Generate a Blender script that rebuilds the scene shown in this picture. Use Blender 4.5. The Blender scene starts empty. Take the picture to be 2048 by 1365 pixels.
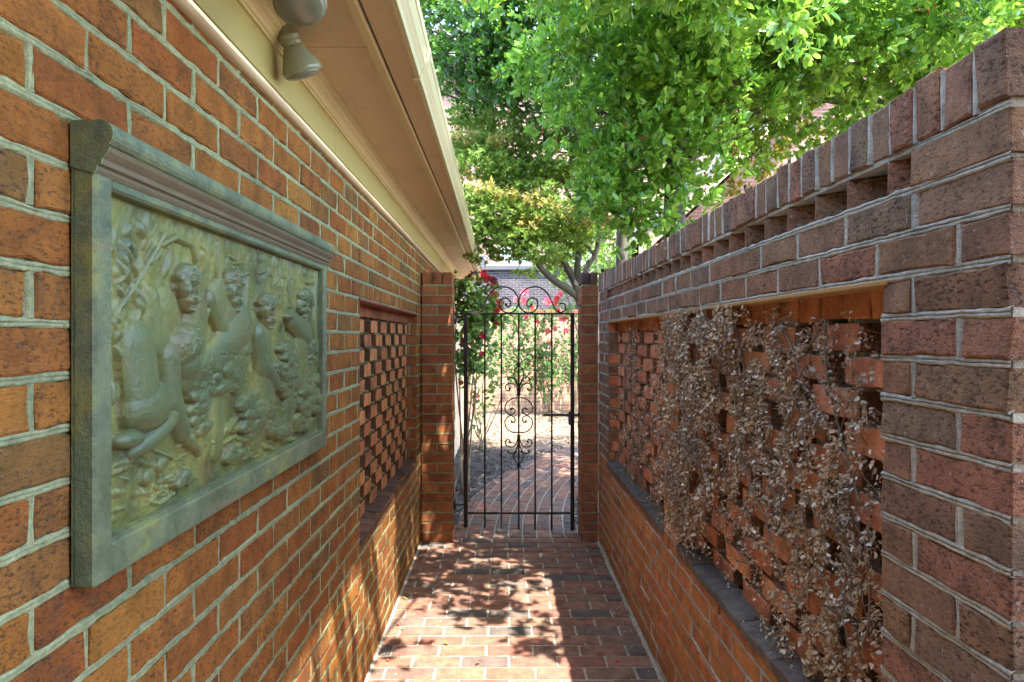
import bpy, math, random
import numpy as np
from mathutils import Vector, Matrix
random.seed(7)
RNG = np.random.default_rng(7)
C = bpy.context.scene.collection
F, CX, CY, H = 1350.0, 1006.0, 675.0, 1.404          # focal (px of the 2048 photo), vanishing point, eye height

def wall_pt(x, y, X):                                 # point seen at (x, y) on the plane X = const
    Y = F * X / (x - CX)
    return Vector((X, Y, H - (y - CY) * Y / F))
def at(x, y, Y):                                      # point seen at (x, y) at depth Y
    return Vector(((x - CX) * Y / F, Y, H - (y - CY) * Y / F))

# ------------------------------------------------------------------ objects
def empty(name, label=None, cat=None, loc=(0, 0, 0), group=None, kind=None):
    o = bpy.data.objects.new(name, None); C.objects.link(o); o.location = loc
    tag(o, label, cat, group, kind); return o
def tag(o, label=None, cat=None, group=None, kind=None):
    if label: o['label'] = label
    if cat: o['category'] = cat
    if group: o['group'] = group
    if kind: o['kind'] = kind
    return o
def link(name, me, mat, parent=None, smooth=False):
    me.materials.append(mat)
    o = bpy.data.objects.new(name, me); C.objects.link(o)
    if parent is not None:
        o.parent = parent
        top = parent
        off = Vector((0, 0, 0))
        while top is not None:
            off += Vector(top.location); top = top.parent
        if off.length > 1e-9:
            n = len(me.vertices); a = np.empty(n * 3, np.float32)
            me.vertices.foreach_get('co', a)
            a = a.reshape(-1, 3) - np.array(off, np.float32)
            me.vertices.foreach_set('co', a.ravel())
    if smooth:
        me.polygons.foreach_set('use_smooth', [True] * len(me.polygons))
    me.update()
    return o

class MB:
    def __init__(s): s.v = []; s.f = []
    def box(s, x0, x1, y0, y1, z0, z1):
        s.hexa([(x0,y0,z0),(x1,y0,z0),(x1,y1,z0),(x0,y1,z0),(x0,y0,z1),(x1,y0,z1),(x1,y1,z1),(x0,y1,z1)])
    def hexa(s, p):
        b = len(s.v); s.v += [tuple(q) for q in p]
        s.f += [tuple(b + i for i in q) for q in ((0,3,2,1),(4,5,6,7),(0,1,5,4),(1,2,6,5),(2,3,7,6),(3,0,4,7))]
    def bbox(s, x0, x1, y0, y1, z0, z1, c=.004):      # chamfered box
        xs, ys, zs = (x0, x1), (y0, y1), (z0, z1)
        b = len(s.v); idx = {}
        for i in (0, 1):
            for j in (0, 1):
                for k in (0, 1):
                    sx, sy, sz = (1, -1)[i], (1, -1)[j], (1, -1)[k]
                    for a in range(3):
                        p = [xs[i] + sx*c, ys[j] + sy*c, zs[k] + sz*c]; p[a] = (xs[i], ys[j], zs[k])[a]
                        idx[(i,j,k,a)] = len(s.v); s.v.append(tuple(p))
        def q(*t): s.f.append(tuple(idx[x] for x in t))
        for i in (0, 1): q((i,0,0,0),(i,1,0,0),(i,1,1,0),(i,0,1,0))
        for j in (0, 1): q((0,j,0,1),(1,j,0,1),(1,j,1,1),(0,j,1,1))
        for k in (0, 1): q((0,0,k,2),(1,0,k,2),(1,1,k,2),(0,1,k,2))
        for i in (0, 1):
            for j in (0, 1): q((i,j,0,0),(i,j,1,0),(i,j,1,1),(i,j,0,1))
        for i in (0, 1):
            for k in (0, 1): q((i,0,k,0),(i,1,k,0),(i,1,k,2),(i,0,k,2))
        for j in (0, 1):
            for k in (0, 1): q((0,j,k,1),(1,j,k,1),(1,j,k,2),(0,j,k,2))
        for i in (0, 1):
            for j in (0, 1):
                for k in (0, 1): q((i,j,k,0),(i,j,k,1),(i,j,k,2))
    def tube(s, pts, r, n=8, cap=True):
        pts = [Vector(p) for p in pts]
        rs = r if isinstance(r, (list, tuple)) else [r] * len(pts)
        b0 = len(s.v); up = None
        for i, p in enumerate(pts):
            t = (pts[min(i+1, len(pts)-1)] - pts[max(i-1, 0)])
            t = t.normalized() if t.length > 1e-9 else Vector((0, 0, 1))
            if up is None:
                up = Vector((0, 0, 1)) if abs(t.z) < .9 else Vector((1, 0, 0))
            sd = t.cross(up)
            if sd.length < 1e-6: sd = t.cross(Vector((.3, .9, .1)))
            sd.normalize(); up = sd.cross(t).normalized()
            for k in range(n):
                a = 2 * math.pi * k / n
                s.v.append(tuple(p + (sd * math.cos(a) + up * math.sin(a)) * rs[i]))
        for i in range(len(pts) - 1):
            for k in range(n):
                a, b = b0 + i*n + k, b0 + i*n + (k+1) % n
                s.f.append((a, b, b + n, a + n))
        if cap:
            s.f.append(tuple(b0 + k for k in range(n))[::-1])
            e = b0 + (len(pts)-1)*n; s.f.append(tuple(e + k for k in range(n)))
    def lathe(s, prof, base, axis, n=28):              # prof: (r, h) along the axis
        axis = Vector(axis).normalized(); base = Vector(base)
        a = axis.cross(Vector((0, 1, 0.2))).normalized(); c = axis.cross(a)
        b0 = len(s.v)
        for r, h in prof:
            for k in range(n):
                t = 2 * math.pi * k / n
                s.v.append(tuple(base + axis*h + (a*math.cos(t) + c*math.sin(t)) * max(r, 1e-4)))
        for i in range(len(prof) - 1):
            for k in range(n):
                p, q = b0 + i*n + k, b0 + i*n + (k+1) % n
                s.f.append((p, q, q + n, p + n))
        s.f.append(tuple(b0 + k for k in range(n))[::-1])
        e = b0 + (len(prof)-1)*n; s.f.append(tuple(e + k for k in range(n)))
    def ball(s, c, r, n=8, m=6):
        b0 = len(s.v); c = Vector(c)
        rx = r if isinstance(r, (tuple, list)) else (r, r, r)
        for i in range(1, m):
            for k in range(n):
                t = math.pi*i/m; a = 2*math.pi*k/n
                s.v.append((c.x + rx[0]*math.sin(t)*math.cos(a), c.y + rx[1]*math.sin(t)*math.sin(a), c.z + rx[2]*math.cos(t)))
        s.v.append((c.x, c.y, c.z + rx[2])); s.v.append((c.x, c.y, c.z - rx[2]))
        T, B = len(s.v)-2, len(s.v)-1
        for i in range(m-2):
            for k in range(n):
                s.f.append((b0+i*n+k, b0+(i+1)*n+k, b0+(i+1)*n+(k+1)%n, b0+i*n+(k+1)%n))
        for k in range(n):
            s.f.append((T, b0+k, b0+(k+1)%n)); e = b0+(m-2)*n
            s.f.append((B, e+(k+1)%n, e+k))
    def prism(s, prof, y0, y1, f0=None, f1=None):      # (x, z) profile swept along Y; f0/f1 move points at either end
        n = len(prof); b = len(s.v)
        for (x, z) in prof:
            p = f0(x, z) if f0 else (x, z); s.v.append((p[0], y0, p[1]))
        for (x, z) in prof:
            p = f1(x, z) if f1 else (x, z); s.v.append((p[0], y1, p[1]))
        for k in range(n):
            s.f.append((b+k, b+(k+1)%n, b+n+(k+1)%n, b+n+k))
        s.f.append(tuple(b+k for k in range(n))); s.f.append(tuple(b+n+k for k in range(n))[::-1])
    def build(s, name, mat, parent=None, smooth=False):
        me = bpy.data.meshes.new(name); me.from_pydata(s.v, [], s.f); me.validate()
        import bmesh
        bm = bmesh.new(); bm.from_mesh(me); bmesh.ops.recalc_face_normals(bm, faces=bm.faces); bm.to_mesh(me); bm.free()
        return link(name, me, mat, parent, smooth)

def catmull(pts, k=6):
    P = [Vector(p) for p in pts]; out = []
    for i in range(len(P) - 1):
        p0, p1, p2, p3 = P[max(i-1, 0)], P[i], P[i+1], P[min(i+2, len(P)-1)]
        for j in range(k):
            t = j / k
            out.append(.5*((2*p1) + (p2-p0)*t + (2*p0-5*p1+4*p2-p3)*t*t + (3*p1-p0-3*p2+p3)*t**3))
    out.append(P[-1]); return out

# ------------------------------------------------------------------ materials
def newmat(name):
    m = bpy.data.materials.new(name); m.use_nodes = True
    nt = m.node_tree; b = nt.nodes['Principled BSDF']
    return m, nt, b
def N(nt, t, **kw):
    n = nt.nodes.new(t)
    for k, v in kw.items():
        if k.startswith('i_'):
            n.inputs[k[2:].replace('_', ' ')].default_value = v
        else: setattr(n, k, v)
    return n
def ramp(nt, src, stops, interp='LINEAR'):
    r = nt.nodes.new('ShaderNodeValToRGB'); e = r.color_ramp
    e.interpolation = interp
    while len(e.elements) < len(stops): e.elements.new(.5)
    for el, (p, c) in zip(e.elements, stops):
        el.position = p; el.color = (*c, 1) if len(c) == 3 else c
    nt.links.new(src, r.inputs[0]); return r.outputs[0]
def mix(nt, fac, a, b, mode='MIX'):
    m = nt.nodes.new('ShaderNodeMix'); m.data_type = 'RGBA'; m.blend_type = mode
    for sock, v in ((m.inputs[0], fac), (m.inputs[6], a), (m.inputs[7], b)):
        if isinstance(v, (int, float)): sock.default_value = v
        elif isinstance(v, tuple): sock.default_value = (*v, 1) if len(v) == 3 else v
        else: nt.links.new(v, sock)
    return m.outputs[2]
def noise(nt, scale, detail=4, rough=.55, vec=None, dist=0):
    n = nt.nodes.new('ShaderNodeTexNoise'); n.inputs['Scale'].default_value = scale
    n.inputs['Detail'].default_value = detail; n.inputs['Roughness'].default_value = rough
    n.inputs['Distortion'].default_value = dist
    if vec is not None: nt.links.new(vec, n.inputs['Vector'])
    return n.outputs['Fac']
def objco(nt, scale=(1, 1, 1)):
    t = nt.nodes.new('ShaderNodeTexCoord'); m = nt.nodes.new('ShaderNodeMapping')
    m.inputs['Scale'].default_value = scale
    nt.links.new(t.outputs['Object'], m.inputs['Vector']); return m.outputs[0]
def bump(nt, b, h, strength=.4, dist=.004):
    n = nt.nodes.new('ShaderNodeBump'); n.inputs['Strength'].default_value = strength
    n.inputs['Distance'].default_value = dist
    nt.links.new(h, n.inputs['Height']); nt.links.new(n.outputs[0], b.inputs['Normal'])
def island(nt):
    return nt.nodes.new('ShaderNodeNewGeometry').outputs['Random Per Island']

def brick_mat(name, cols, pits=.5, specks=.3, streak=(1, 1, 3), rough=.9):
    m, nt, b = newmat(name)
    n = len(cols); isl = island(nt)
    base = ramp(nt, isl, [((i + .5) / n, c) for i, c in enumerate(cols)], 'LINEAR')
    def shifted(v):                                    # every brick takes its own piece of the texture
        k = nt.nodes.new('ShaderNodeMath'); k.operation = 'MULTIPLY'; k.inputs[1].default_value = 37.
        nt.links.new(isl, k.inputs[0])
        a = nt.nodes.new('ShaderNodeVectorMath'); a.operation = 'ADD'
        nt.links.new(v, a.inputs[0]); nt.links.new(k.outputs[0], a.inputs[1]); return a.outputs[0]
    co = shifted(objco(nt))
    blot = noise(nt, 14, 4, .6, co)
    base = mix(nt, 1, base, ramp(nt, blot, [(.3, (.62, .64, .66)), (.7, (1.3, 1.26, 1.2))]), 'MULTIPLY')
    cs = shifted(objco(nt, streak))
    pit = noise(nt, 115, 4, .65, cs)
    pf = nt.nodes.new('ShaderNodeMath'); pf.operation = 'MULTIPLY'
    nt.links.new(ramp(nt, pit, [(.36, (min(1, pits*1.25),)*3), (.485, (0, 0, 0))]), pf.inputs[0])
    wn = nt.nodes.new('ShaderNodeTexWhiteNoise'); wn.noise_dimensions = '1D'; nt.links.new(isl, wn.inputs['W'])
    nt.links.new(ramp(nt, wn.outputs['Value'], [(0, (.45,)*3), (1, (1.1,)*3)]), pf.inputs[1])
    base = mix(nt, pf.outputs[0], base, (.03, .022, .018))
    smoke = noise(nt, 22, 3, .6, co)                    # kiln flashing on some bricks
    sf = nt.nodes.new('ShaderNodeMath'); sf.operation = 'MULTIPLY'
    nt.links.new(ramp(nt, smoke, [(.48, (0, 0, 0)), (.66, (.75,)*3)]), sf.inputs[0])
    nt.links.new(ramp(nt, wn.outputs['Value'], [(.45, (0,)*3), (.8, (1,)*3)]), sf.inputs[1])
    base = mix(nt, sf.outputs[0], base, mix(nt, .5, base, (.05, .04, .035)))
    sp = noise(nt, 95, 3, .65, co); big = noise(nt, 5, 3, .6, co)
    f = nt.nodes.new('ShaderNodeMath'); f.operation = 'MULTIPLY'
    nt.links.new(ramp(nt, sp, [(.60, (0, 0, 0)), (.74, (specks*1.6,)*3)]), f.inputs[0])
    nt.links.new(ramp(nt, big, [(.4, (.25,)*3), (.65, (1, 1, 1))]), f.inputs[1])
    base = mix(nt, f.outputs[0], base, (.5, .44, .42))
    nt.links.new(base, b.inputs['Base Color']); b.inputs['Roughness'].default_value = rough
    h = mix(nt, .35, mix(nt, .45, pit, noise(nt, 60, 4, .7, co)), noise(nt, 420, 2, .6, co))
    b.inputs['Specular IOR Level'].default_value = .2
    bump(nt, b, h, 1, .009)
    return m
def mortar_mat(name, c1=(.52, .51, .44), c2=(.30, .295, .25)):
    m, nt, b = newmat(name); co = objco(nt)
    v = noise(nt, 60, 5, .65, co)
    w = noise(nt, 3.5, 3, .6, co)
    base = ramp(nt, v, [(.3, c2), (.62, c1)])
    base = mix(nt, 1, base, ramp(nt, w, [(.3, (.75, .76, .75)), (.7, (1.15, 1.14, 1.1))]), 'MULTIPLY')
    nt.links.new(base, b.inputs['Base Color']); b.inputs['Roughness'].default_value = .95; b.inputs['Specular IOR Level'].default_value = .2
    bump(nt, b, noise(nt, 160, 4, .7, co), .9, .006)
    return m
def paint_mat(name, c, rough=.45, dirt=.12):
    m, nt, b = newmat(name); co = objco(nt, (1, .35, 1))
    v = noise(nt, 9, 6, .65, co)
    base = mix(nt, ramp(nt, v, [(.5, (0, 0, 0)), (.8, (dirt*2,)*3)]), c, tuple(x*.55 for x in c))
    sp = noise(nt, 130, 2, .5, objco(nt))
    base = mix(nt, ramp(nt, sp, [(.66, (0, 0, 0)), (.78, (dirt*3,)*3)]), base, (.12, .1, .07))
    nt.links.new(base, b.inputs['Base Color']); b.inputs['Roughness'].default_value = rough
    bump(nt, b, noise(nt, 45, 3, .6, co), .12, .004)
    return m
def plain(name, c, rough=.6, metal=0, var=.2, scale=20, bs=.2):
    m, nt, b = newmat(name); co = objco(nt)
    v = noise(nt, scale, 4, .6, co)
    base = mix(nt, v, tuple(x*(1-var) for x in c), tuple(min(1, x*(1+var)) for x in c))
    nt.links.new(base, b.inputs['Base Color']); b.inputs['Roughness'].default_value = rough
    b.inputs['Metallic'].default_value = metal
    if bs: bump(nt, b, noise(nt, scale*6, 3, .6, co), bs, .003)
    return m
def leaf_mat(name, cols, trans=(.25, .4, .05), tw=.35, rough=.4, clump=1.2):
    m, nt, b = newmat(name); n = len(cols)
    base = ramp(nt, island(nt), [((i + .5)/n, c) for i, c in enumerate(cols)])
    v = noise(nt, clump, 2, .5, objco(nt))
    base = mix(nt, 1, base, ramp(nt, v, [(.35, (.75, .8, .8)), (.65, (1.25, 1.2, 1.0))]), 'MULTIPLY')
    nt.links.new(base, b.inputs['Base Color']); b.inputs['Roughness'].default_value = rough
    t = nt.nodes.new('ShaderNodeBsdfTranslucent')
    nt.links.new(mix(nt, .5, base, trans), t.inputs['Color'])
    ms = nt.nodes.new('ShaderNodeMixShader'); ms.inputs[0].default_value = tw
    out = nt.nodes['Material Output']
    nt.links.new(b.outputs[0], ms.inputs[1]); nt.links.new(t.outputs[0], ms.inputs[2])
    nt.links.new(ms.outputs[0], out.inputs['Surface'])
    return m
def brick_tex_mat(name, c1, c2, mort, vert='XZ', bw=.213, rh=.0677):
    m, nt, b = newmat(name)
    t = nt.nodes.new('ShaderNodeTexCoord'); sp = nt.nodes.new('ShaderNodeSeparateXYZ'); cb = nt.nodes.new('ShaderNodeCombineXYZ')
    nt.links.new(t.outputs['Object'], sp.inputs[0])
    nt.links.new(sp.outputs[0 if vert == 'XZ' else 1], cb.inputs[0]); nt.links.new(sp.outputs[2], cb.inputs[1])
    k = nt.nodes.new('ShaderNodeTexBrick'); k.inputs['Scale'].default_value = 1
    k.inputs['Brick Width'].default_value = bw; k.inputs['Row Height'].default_value = rh
    k.inputs['Mortar Size'].default_value = .006; k.inputs['Mortar Smooth'].default_value = .2
    k.inputs['Color1'].default_value = (*c1, 1); k.inputs['Color2'].default_value = (*c2, 1); k.inputs['Mortar'].default_value = (*mort, 1)
    nt.links.new(cb.outputs[0], k.inputs['Vector'])
    v = noise(nt, 4, 4, .6, objco(nt))
    base = mix(nt, 1, k.outputs[0], ramp(nt, v, [(.3, (.75,)*3), (.7, (1.2,)*3)]), 'MULTIPLY')
    nt.links.new(base, b.inputs['Base Color']); b.inputs['Roughness'].default_value = .9
    bump(nt, b, k.outputs['Fac'], -.5, .006)
    return m

ORANGE = [(.29,.108,.024), (.34,.136,.027), (.26,.094,.024), (.37,.165,.033), (.31,.116,.026), (.20,.105,.032), (.33,.13,.031), (.27,.09,.022)]
WEATH = [(.25,.145,.088), (.285,.148,.086), (.21,.152,.10), (.31,.142,.09), (.255,.16,.09), (.315,.147,.092), (.18,.132,.09), (.295,.157,.097)]
CLEAN = [(.60,.25,.13), (.54,.205,.11), (.63,.28,.135), (.58,.24,.11), (.48,.18,.10), (.61,.26,.15)]
LOWER = [(.42,.18,.065), (.46,.21,.07), (.40,.145,.06), (.44,.225,.075), (.37,.15,.06), (.48,.185,.08)]  # orange brick, with warm bounce from the sunlit floor put into the colour
PAVER = [(.25,.125,.085), (.17,.118,.092), (.27,.13,.088), (.145,.115,.095), (.25,.108,.08), (.20,.13,.095), (.29,.15,.10), (.115,.10,.092)]
M = dict(
    house=brick_mat('house_brick', ORANGE, .6, .12, (1, .75, 1.7)),
    weath=brick_mat('weathered_brick', WEATH, .75, .5, (1, .75, 1.6)),
    clean=brick_mat('clean_orange_brick', CLEAN, .25, .22, (1, 1, 1)),
    lower=brick_mat('lower_wall_brick', LOWER, .35, .12, (1, .5, 2)),
    pier=brick_mat('pier_brick', [(.34,.115,.045), (.38,.14,.055), (.28,.10,.045), (.40,.16,.06), (.31,.115,.05)], .4, .12),
    screen=brick_mat('screen_brick', [(.58,.25,.10), (.54,.22,.09), (.62,.28,.11), (.48,.19,.08)], .3, .1),
    rough=brick_mat('shaded_brick_side', [(.15,.075,.03), (.18,.085,.035), (.12,.065,.03), (.16,.09,.04)], .5, .1),  # dark brick sides: shade in the left screen's gaps put into the colour
    pierr=brick_mat('right_pier_brick', [(.33,.125,.065), (.36,.145,.07), (.28,.11,.065), (.38,.155,.07)], .4, .2),
    sill=brick_mat('sill_brick', [(.10,.06,.05), (.13,.075,.06), (.09,.06,.055), (.15,.08,.06)], .3, .2),
    slate=brick_mat('dark_sill', [(.12,.11,.10), (.15,.135,.115), (.13,.105,.09)], .3, .3),
    paver=brick_mat('paver', PAVER, .25, .16, (1, 1, 1), .85),
    mortar=mortar_mat('mortar'),
    mortarh=mortar_mat('house_mortar', (.40,.42,.24), (.24,.26,.14)),
    mortarp=mortar_mat('paver_mortar', (.42,.38,.31), (.25,.22,.18)),
    cream=paint_mat('cream_paint', (.57,.495,.26), .42),
    creamp=paint_mat('soffit_paint', (.57,.445,.27), .5, .3),
    frieze=paint_mat('frieze_paint', (.41,.35,.125), .5),
    gutter=paint_mat('gutter_paint', (.60,.56,.35), .3),
    lamp=paint_mat('lamp_enamel', (.25,.27,.17), .28, .05),
    iron=plain('wrought_iron', (.022,.018,.016), .5, .3, .4, 60, .4),
    black=plain('black_plastic', (.015,.015,.017), .4),
    steel=plain('lintel_steel', (.34,.20,.07), .8, 0, .3, 30),
    redsteel=plain('painted_lintel', (.20,.055,.035), .6, 0, .3, 30),
    bark=plain('bark', (.095,.09,.072), .9, 0, .4, 25, .9),
    darkbark=plain('dark_bark', (.085,.08,.08), .9, 0, .4, 25, .9),
    twig=plain('twig', (.16,.13,.085), .9, 0, .3, 30, 0),
    roof=plain('roof_shingle', (.10,.095,.09), .9, 0, .3, 15),
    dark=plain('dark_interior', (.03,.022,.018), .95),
    coping=plain('dark_metal_coping', (.06,.065,.075), .5),
    bluegrey=plain('blue_grey_post', (.06,.07,.10), .5),
    whitep=paint_mat('white_paint', (.7,.7,.68), .5, .05),
    siding=paint_mat('cream_siding', (.62,.47,.33), .6, .15),
    holly=leaf_mat('holly_leaf', [(.07,.21,.04), (.11,.29,.05), (.045,.15,.04), (.23,.46,.07), (.09,.25,.045), (.33,.56,.11)], (.48,.78,.08), .44, .24),
    hollyd=leaf_mat('dark_holly_leaf', [(.05,.14,.04), (.07,.19,.04), (.04,.11,.04), (.11,.27,.05)], (.26,.5,.04), .4, .36),
    maple=leaf_mat('maple_leaf', [(.14,.26,.05), (.19,.32,.06), (.11,.21,.045), (.25,.36,.08), (.13,.23,.05)], (.45,.6,.08), .5, .6),
    tan=leaf_mat('maple_new_leaf', [(.40,.37,.10), (.46,.38,.14), (.32,.36,.09)], (.5,.4,.12), .4, .6),
    shrub=leaf_mat('shrub_leaf', [(.11,.22,.05), (.15,.29,.06), (.08,.16,.04), (.20,.34,.08)], (.35,.55,.06), .4, .5),
    rosel=leaf_mat('rose_leaf', [(.09,.20,.05), (.14,.27,.08), (.07,.16,.045), (.22,.34,.13)], (.3,.45,.06), .35, .45),
    yellowl=leaf_mat('yellowing_leaf', [(.30,.24,.03), (.20,.22,.03), (.36,.28,.04), (.10,.15,.03)], (.5,.45,.04), .4, .45),
    dry=leaf_mat('dry_leaf', [(.50,.41,.31), (.27,.18,.11), (.62,.56,.47), (.16,.09,.05), (.48,.34,.22), (.72,.68,.62), (.34,.22,.135)], (.35,.25,.15), .15, .8, 6),
    petalr=leaf_mat('red_petal', [(.68,.05,.08), (.75,.09,.13), (.55,.03,.05)], (.8,.1,.12), .3, .6),
    petald=leaf_mat('dark_red_petal', [(.16,.008,.02), (.22,.01,.03)], (.3,.02,.03), .2, .6),
    petalp=leaf_mat('pink_petal', [(.80,.16,.26), (.85,.28,.38), (.74,.11,.20)], (.9,.3,.35), .3, .6),
    berry=plain('berry', (.38,.05,.025), .35, 0, .3, 20, 0),
)
def verdigris():
    m, nt, b = newmat('verdigris'); co = objco(nt)
    g = nt.nodes.new('ShaderNodeNewGeometry')
    v = noise(nt, 9, 5, .65, co); w = noise(nt, 30, 5, .7, objco(nt, (1, 1.6, .45)))
    base = ramp(nt, v, [(.34, (.075,.09,.035)), (.5, (.165,.175,.05)), (.66, (.25,.245,.07))])
    base = mix(nt, ramp(nt, w, [(.50, (0,0,0)), (.70, (.55,)*3)]), base, (.11,.17,.095))
    sx = nt.nodes.new('ShaderNodeSeparateXYZ'); nt.links.new(co, sx.inputs[0])
    mr = nt.nodes.new('ShaderNodeMapRange'); mr.inputs[1].default_value = .016; mr.inputs[2].default_value = .030; mr.inputs[4].default_value = .75   # raised bodies blend to a mottled darker green
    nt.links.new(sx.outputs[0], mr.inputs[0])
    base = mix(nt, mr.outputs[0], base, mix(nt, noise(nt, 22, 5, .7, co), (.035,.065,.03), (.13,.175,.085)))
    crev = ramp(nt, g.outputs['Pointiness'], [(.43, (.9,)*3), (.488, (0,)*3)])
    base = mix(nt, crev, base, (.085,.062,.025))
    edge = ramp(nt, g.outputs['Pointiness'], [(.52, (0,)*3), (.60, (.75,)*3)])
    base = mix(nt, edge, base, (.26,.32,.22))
    rust = noise(nt, 11, 4, .6, objco(nt, (1, 1, .6)))
    base = mix(nt, ramp(nt, rust, [(.58, (0,0,0)), (.72, (.5,)*3)]), base, (.19,.115,.05))
    nt.links.new(base, b.inputs['Base Color']); b.inputs['Roughness'].default_value = .42
    bump(nt, b, noise(nt, 130, 5, .7, co), .35, .004)
    return m
M['verd'] = verdigris()
def verd_frame():
    m, nt, b = newmat('verdigris_frame'); co = objco(nt)
    v = noise(nt, 8, 6, .7, co); w = noise(nt, 40, 4, .7, objco(nt, (1, .6, 1)))
    base = ramp(nt, v, [(.36, (.085,.105,.05)), (.5, (.145,.185,.105)), (.64, (.23,.25,.08))])
    base = mix(nt, ramp(nt, w, [(.48, (0,0,0)), (.66, (.6,)*3)]), base, (.07,.095,.06))
    st = noise(nt, 4, 3, .6, objco(nt, (1, .4, 6)))
    base = mix(nt, ramp(nt, st, [(.58, (0,0,0)), (.75, (.55,)*3)]), base, (.24,.15,.08))
    nt.links.new(base, b.inputs['Base Color']); b.inputs['Roughness'].default_value = .55
    bump(nt, b, noise(nt, 90, 5, .75, co), .8, .005)
    return m
M['vframe'] = verd_frame()
def soil_mat():
    m, nt, b = newmat('mulch_soil'); co = objco(nt)
    v = noise(nt, 45, 6, .75, co)
    base = ramp(nt, v, [(.3, (.09,.06,.038)), (.55, (.25,.17,.105)), (.75, (.38,.27,.18))])
    nt.links.new(base, b.inputs['Base Color']); b.inputs['Roughness'].default_value = .95
    bump(nt, b, v, 1, .02); return m
M['soil'] = soil_mat()
M['shade_mulch'] = plain('shaded_mulch', (.055,.045,.036), .95, 0, .5, 40, 1)  # same mulch as the tan ground, with shade put into its colour
def chip_mat():
    m, nt, b = newmat('mulch_chip')
    base = ramp(nt, island(nt), [(0, (.09,.06,.045)), (.4, (.24,.16,.10)), (.7, (.36,.25,.16)), (1, (.48,.37,.26))])
    nt.links.new(base, b.inputs['Base Color']); b.inputs['Roughness'].default_value = .9; return m
M['chip'] = chip_mat()
M['shadechip'] = chip_mat()
for e, cc in zip(M['shadechip'].node_tree.nodes['Color Ramp'].color_ramp.elements, ((.03,.025,.02), (.06,.048,.038), (.10,.08,.06), (.22,.18,.14))): e.color = (*cc, 1)  # darkened copy of the chip colours for the shaded ground
def pane_mat():
    m, nt, b = newmat('window_glass')
    v = noise(nt, .8, 2, .5, objco(nt))
    nt.links.new(ramp(nt, v, [(.35, (.16,.25,.27)), (.65, (.30,.38,.40))]), b.inputs['Base Color'])
    b.inputs['Roughness'].default_value = .12; return m
M['glass'] = pane_mat()

# ------------------------------------------------------------------ brickwork
class Frame:                                           # local (u, v, w) -> world
    def __init__(s, O, U, V, Nn): s.O, s.U, s.V, s.N = map(np.array, (O, U, V, Nn))
    def __call__(s, a): return s.O + a[:, :1]*s.U + a[:, 1:2]*s.V + a[:, 2:3]*s.N
class BrickMesh:
    def __init__(s): s.V = []; s.F = []; s.n = 0
    def brick(s, fr, a, b, c, d, depth=.03, ch=.003, jit=.0013, out=.0015, seg=.035, tilt=.0012):
        nu = max(2, int((b-a)/seg)); nv = max(1, int((d-c)/seg))
        pts = [(a+(b-a)*i/nu, c) for i in range(nu)] + [(b, c+(d-c)*i/nv) for i in range(nv)] + \
              [(b-(b-a)*i/nu, d) for i in range(nu)] + [(a, d-(d-c)*i/nv) for i in range(nv)]
        p = np.array(pts); n = len(p)
        p = p + RNG.normal(0, jit, p.shape)
        cen = np.array([(a+b)/2, (c+d)/2]); half = np.array([(b-a)/2, (d-c)/2])
        o = RNG.normal(0, out) ; tu, tv = RNG.normal(0, tilt, 2)
        def lift(q, w): return np.c_[q, w + o + tu*(q[:, 0]-cen[0])/half[0] + tv*(q[:, 1]-cen[1])/half[1]]
        chv = ch * RNG.uniform(.6, 1.6, (n, 1))
        q = p - np.clip((p - cen)/half, -1, 1) * chv
        L = np.vstack([np.c_[p, np.full(n, -depth)], lift(p, -ch), lift(q, 0)])
        s.V.append(fr(L)); B = s.n
        for k in range(n):
            k2 = (k+1) % n
            s.F.append((B+k, B+k2, B+n+k2, B+n+k)); s.F.append((B+n+k, B+n+k2, B+2*n+k2, B+2*n+k))
        s.F.append(tuple(B+2*n+k for k in range(n)))
        s.n += len(L)
    def course(s, fr, rects, pitch=.213, ch=.0677, joint=.010, uoff=0., voff=0., bond=.5, depth=.03, **kw):
        for (u0, u1, v0, v1) in rects:
            for j in range(int(math.floor((v0-voff)/ch + 1e-6)), int(math.ceil((v1-voff)/ch - 1e-6))):
                c = max(voff + j*ch + joint/2, v0 + (0 if v0 > voff + j*ch + joint/2 else 0)); d = min(voff + (j+1)*ch - joint/2, v1)
                if d - c < .015: continue
                off = uoff + (bond*pitch if j % 2 else 0) + RNG.normal(0, .003)
                for i in range(int(math.floor((u0-off)/pitch)) - 1, int(math.ceil((u1-off)/pitch)) + 1):
                    a = max(off + i*pitch + joint/2 + RNG.normal(0, .001), u0); b = min(off + (i+1)*pitch - joint/2, u1)
                    if b - a < .022: continue
                    s.brick(fr, a, b, c, d, depth, **kw)
    def build(s, name, mat, parent=None):
        me = bpy.data.meshes.new(name); V = np.vstack(s.V)
        me.from_pydata(V.tolist(), [], s.F)
        return link(name, me, mat, parent)
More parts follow.
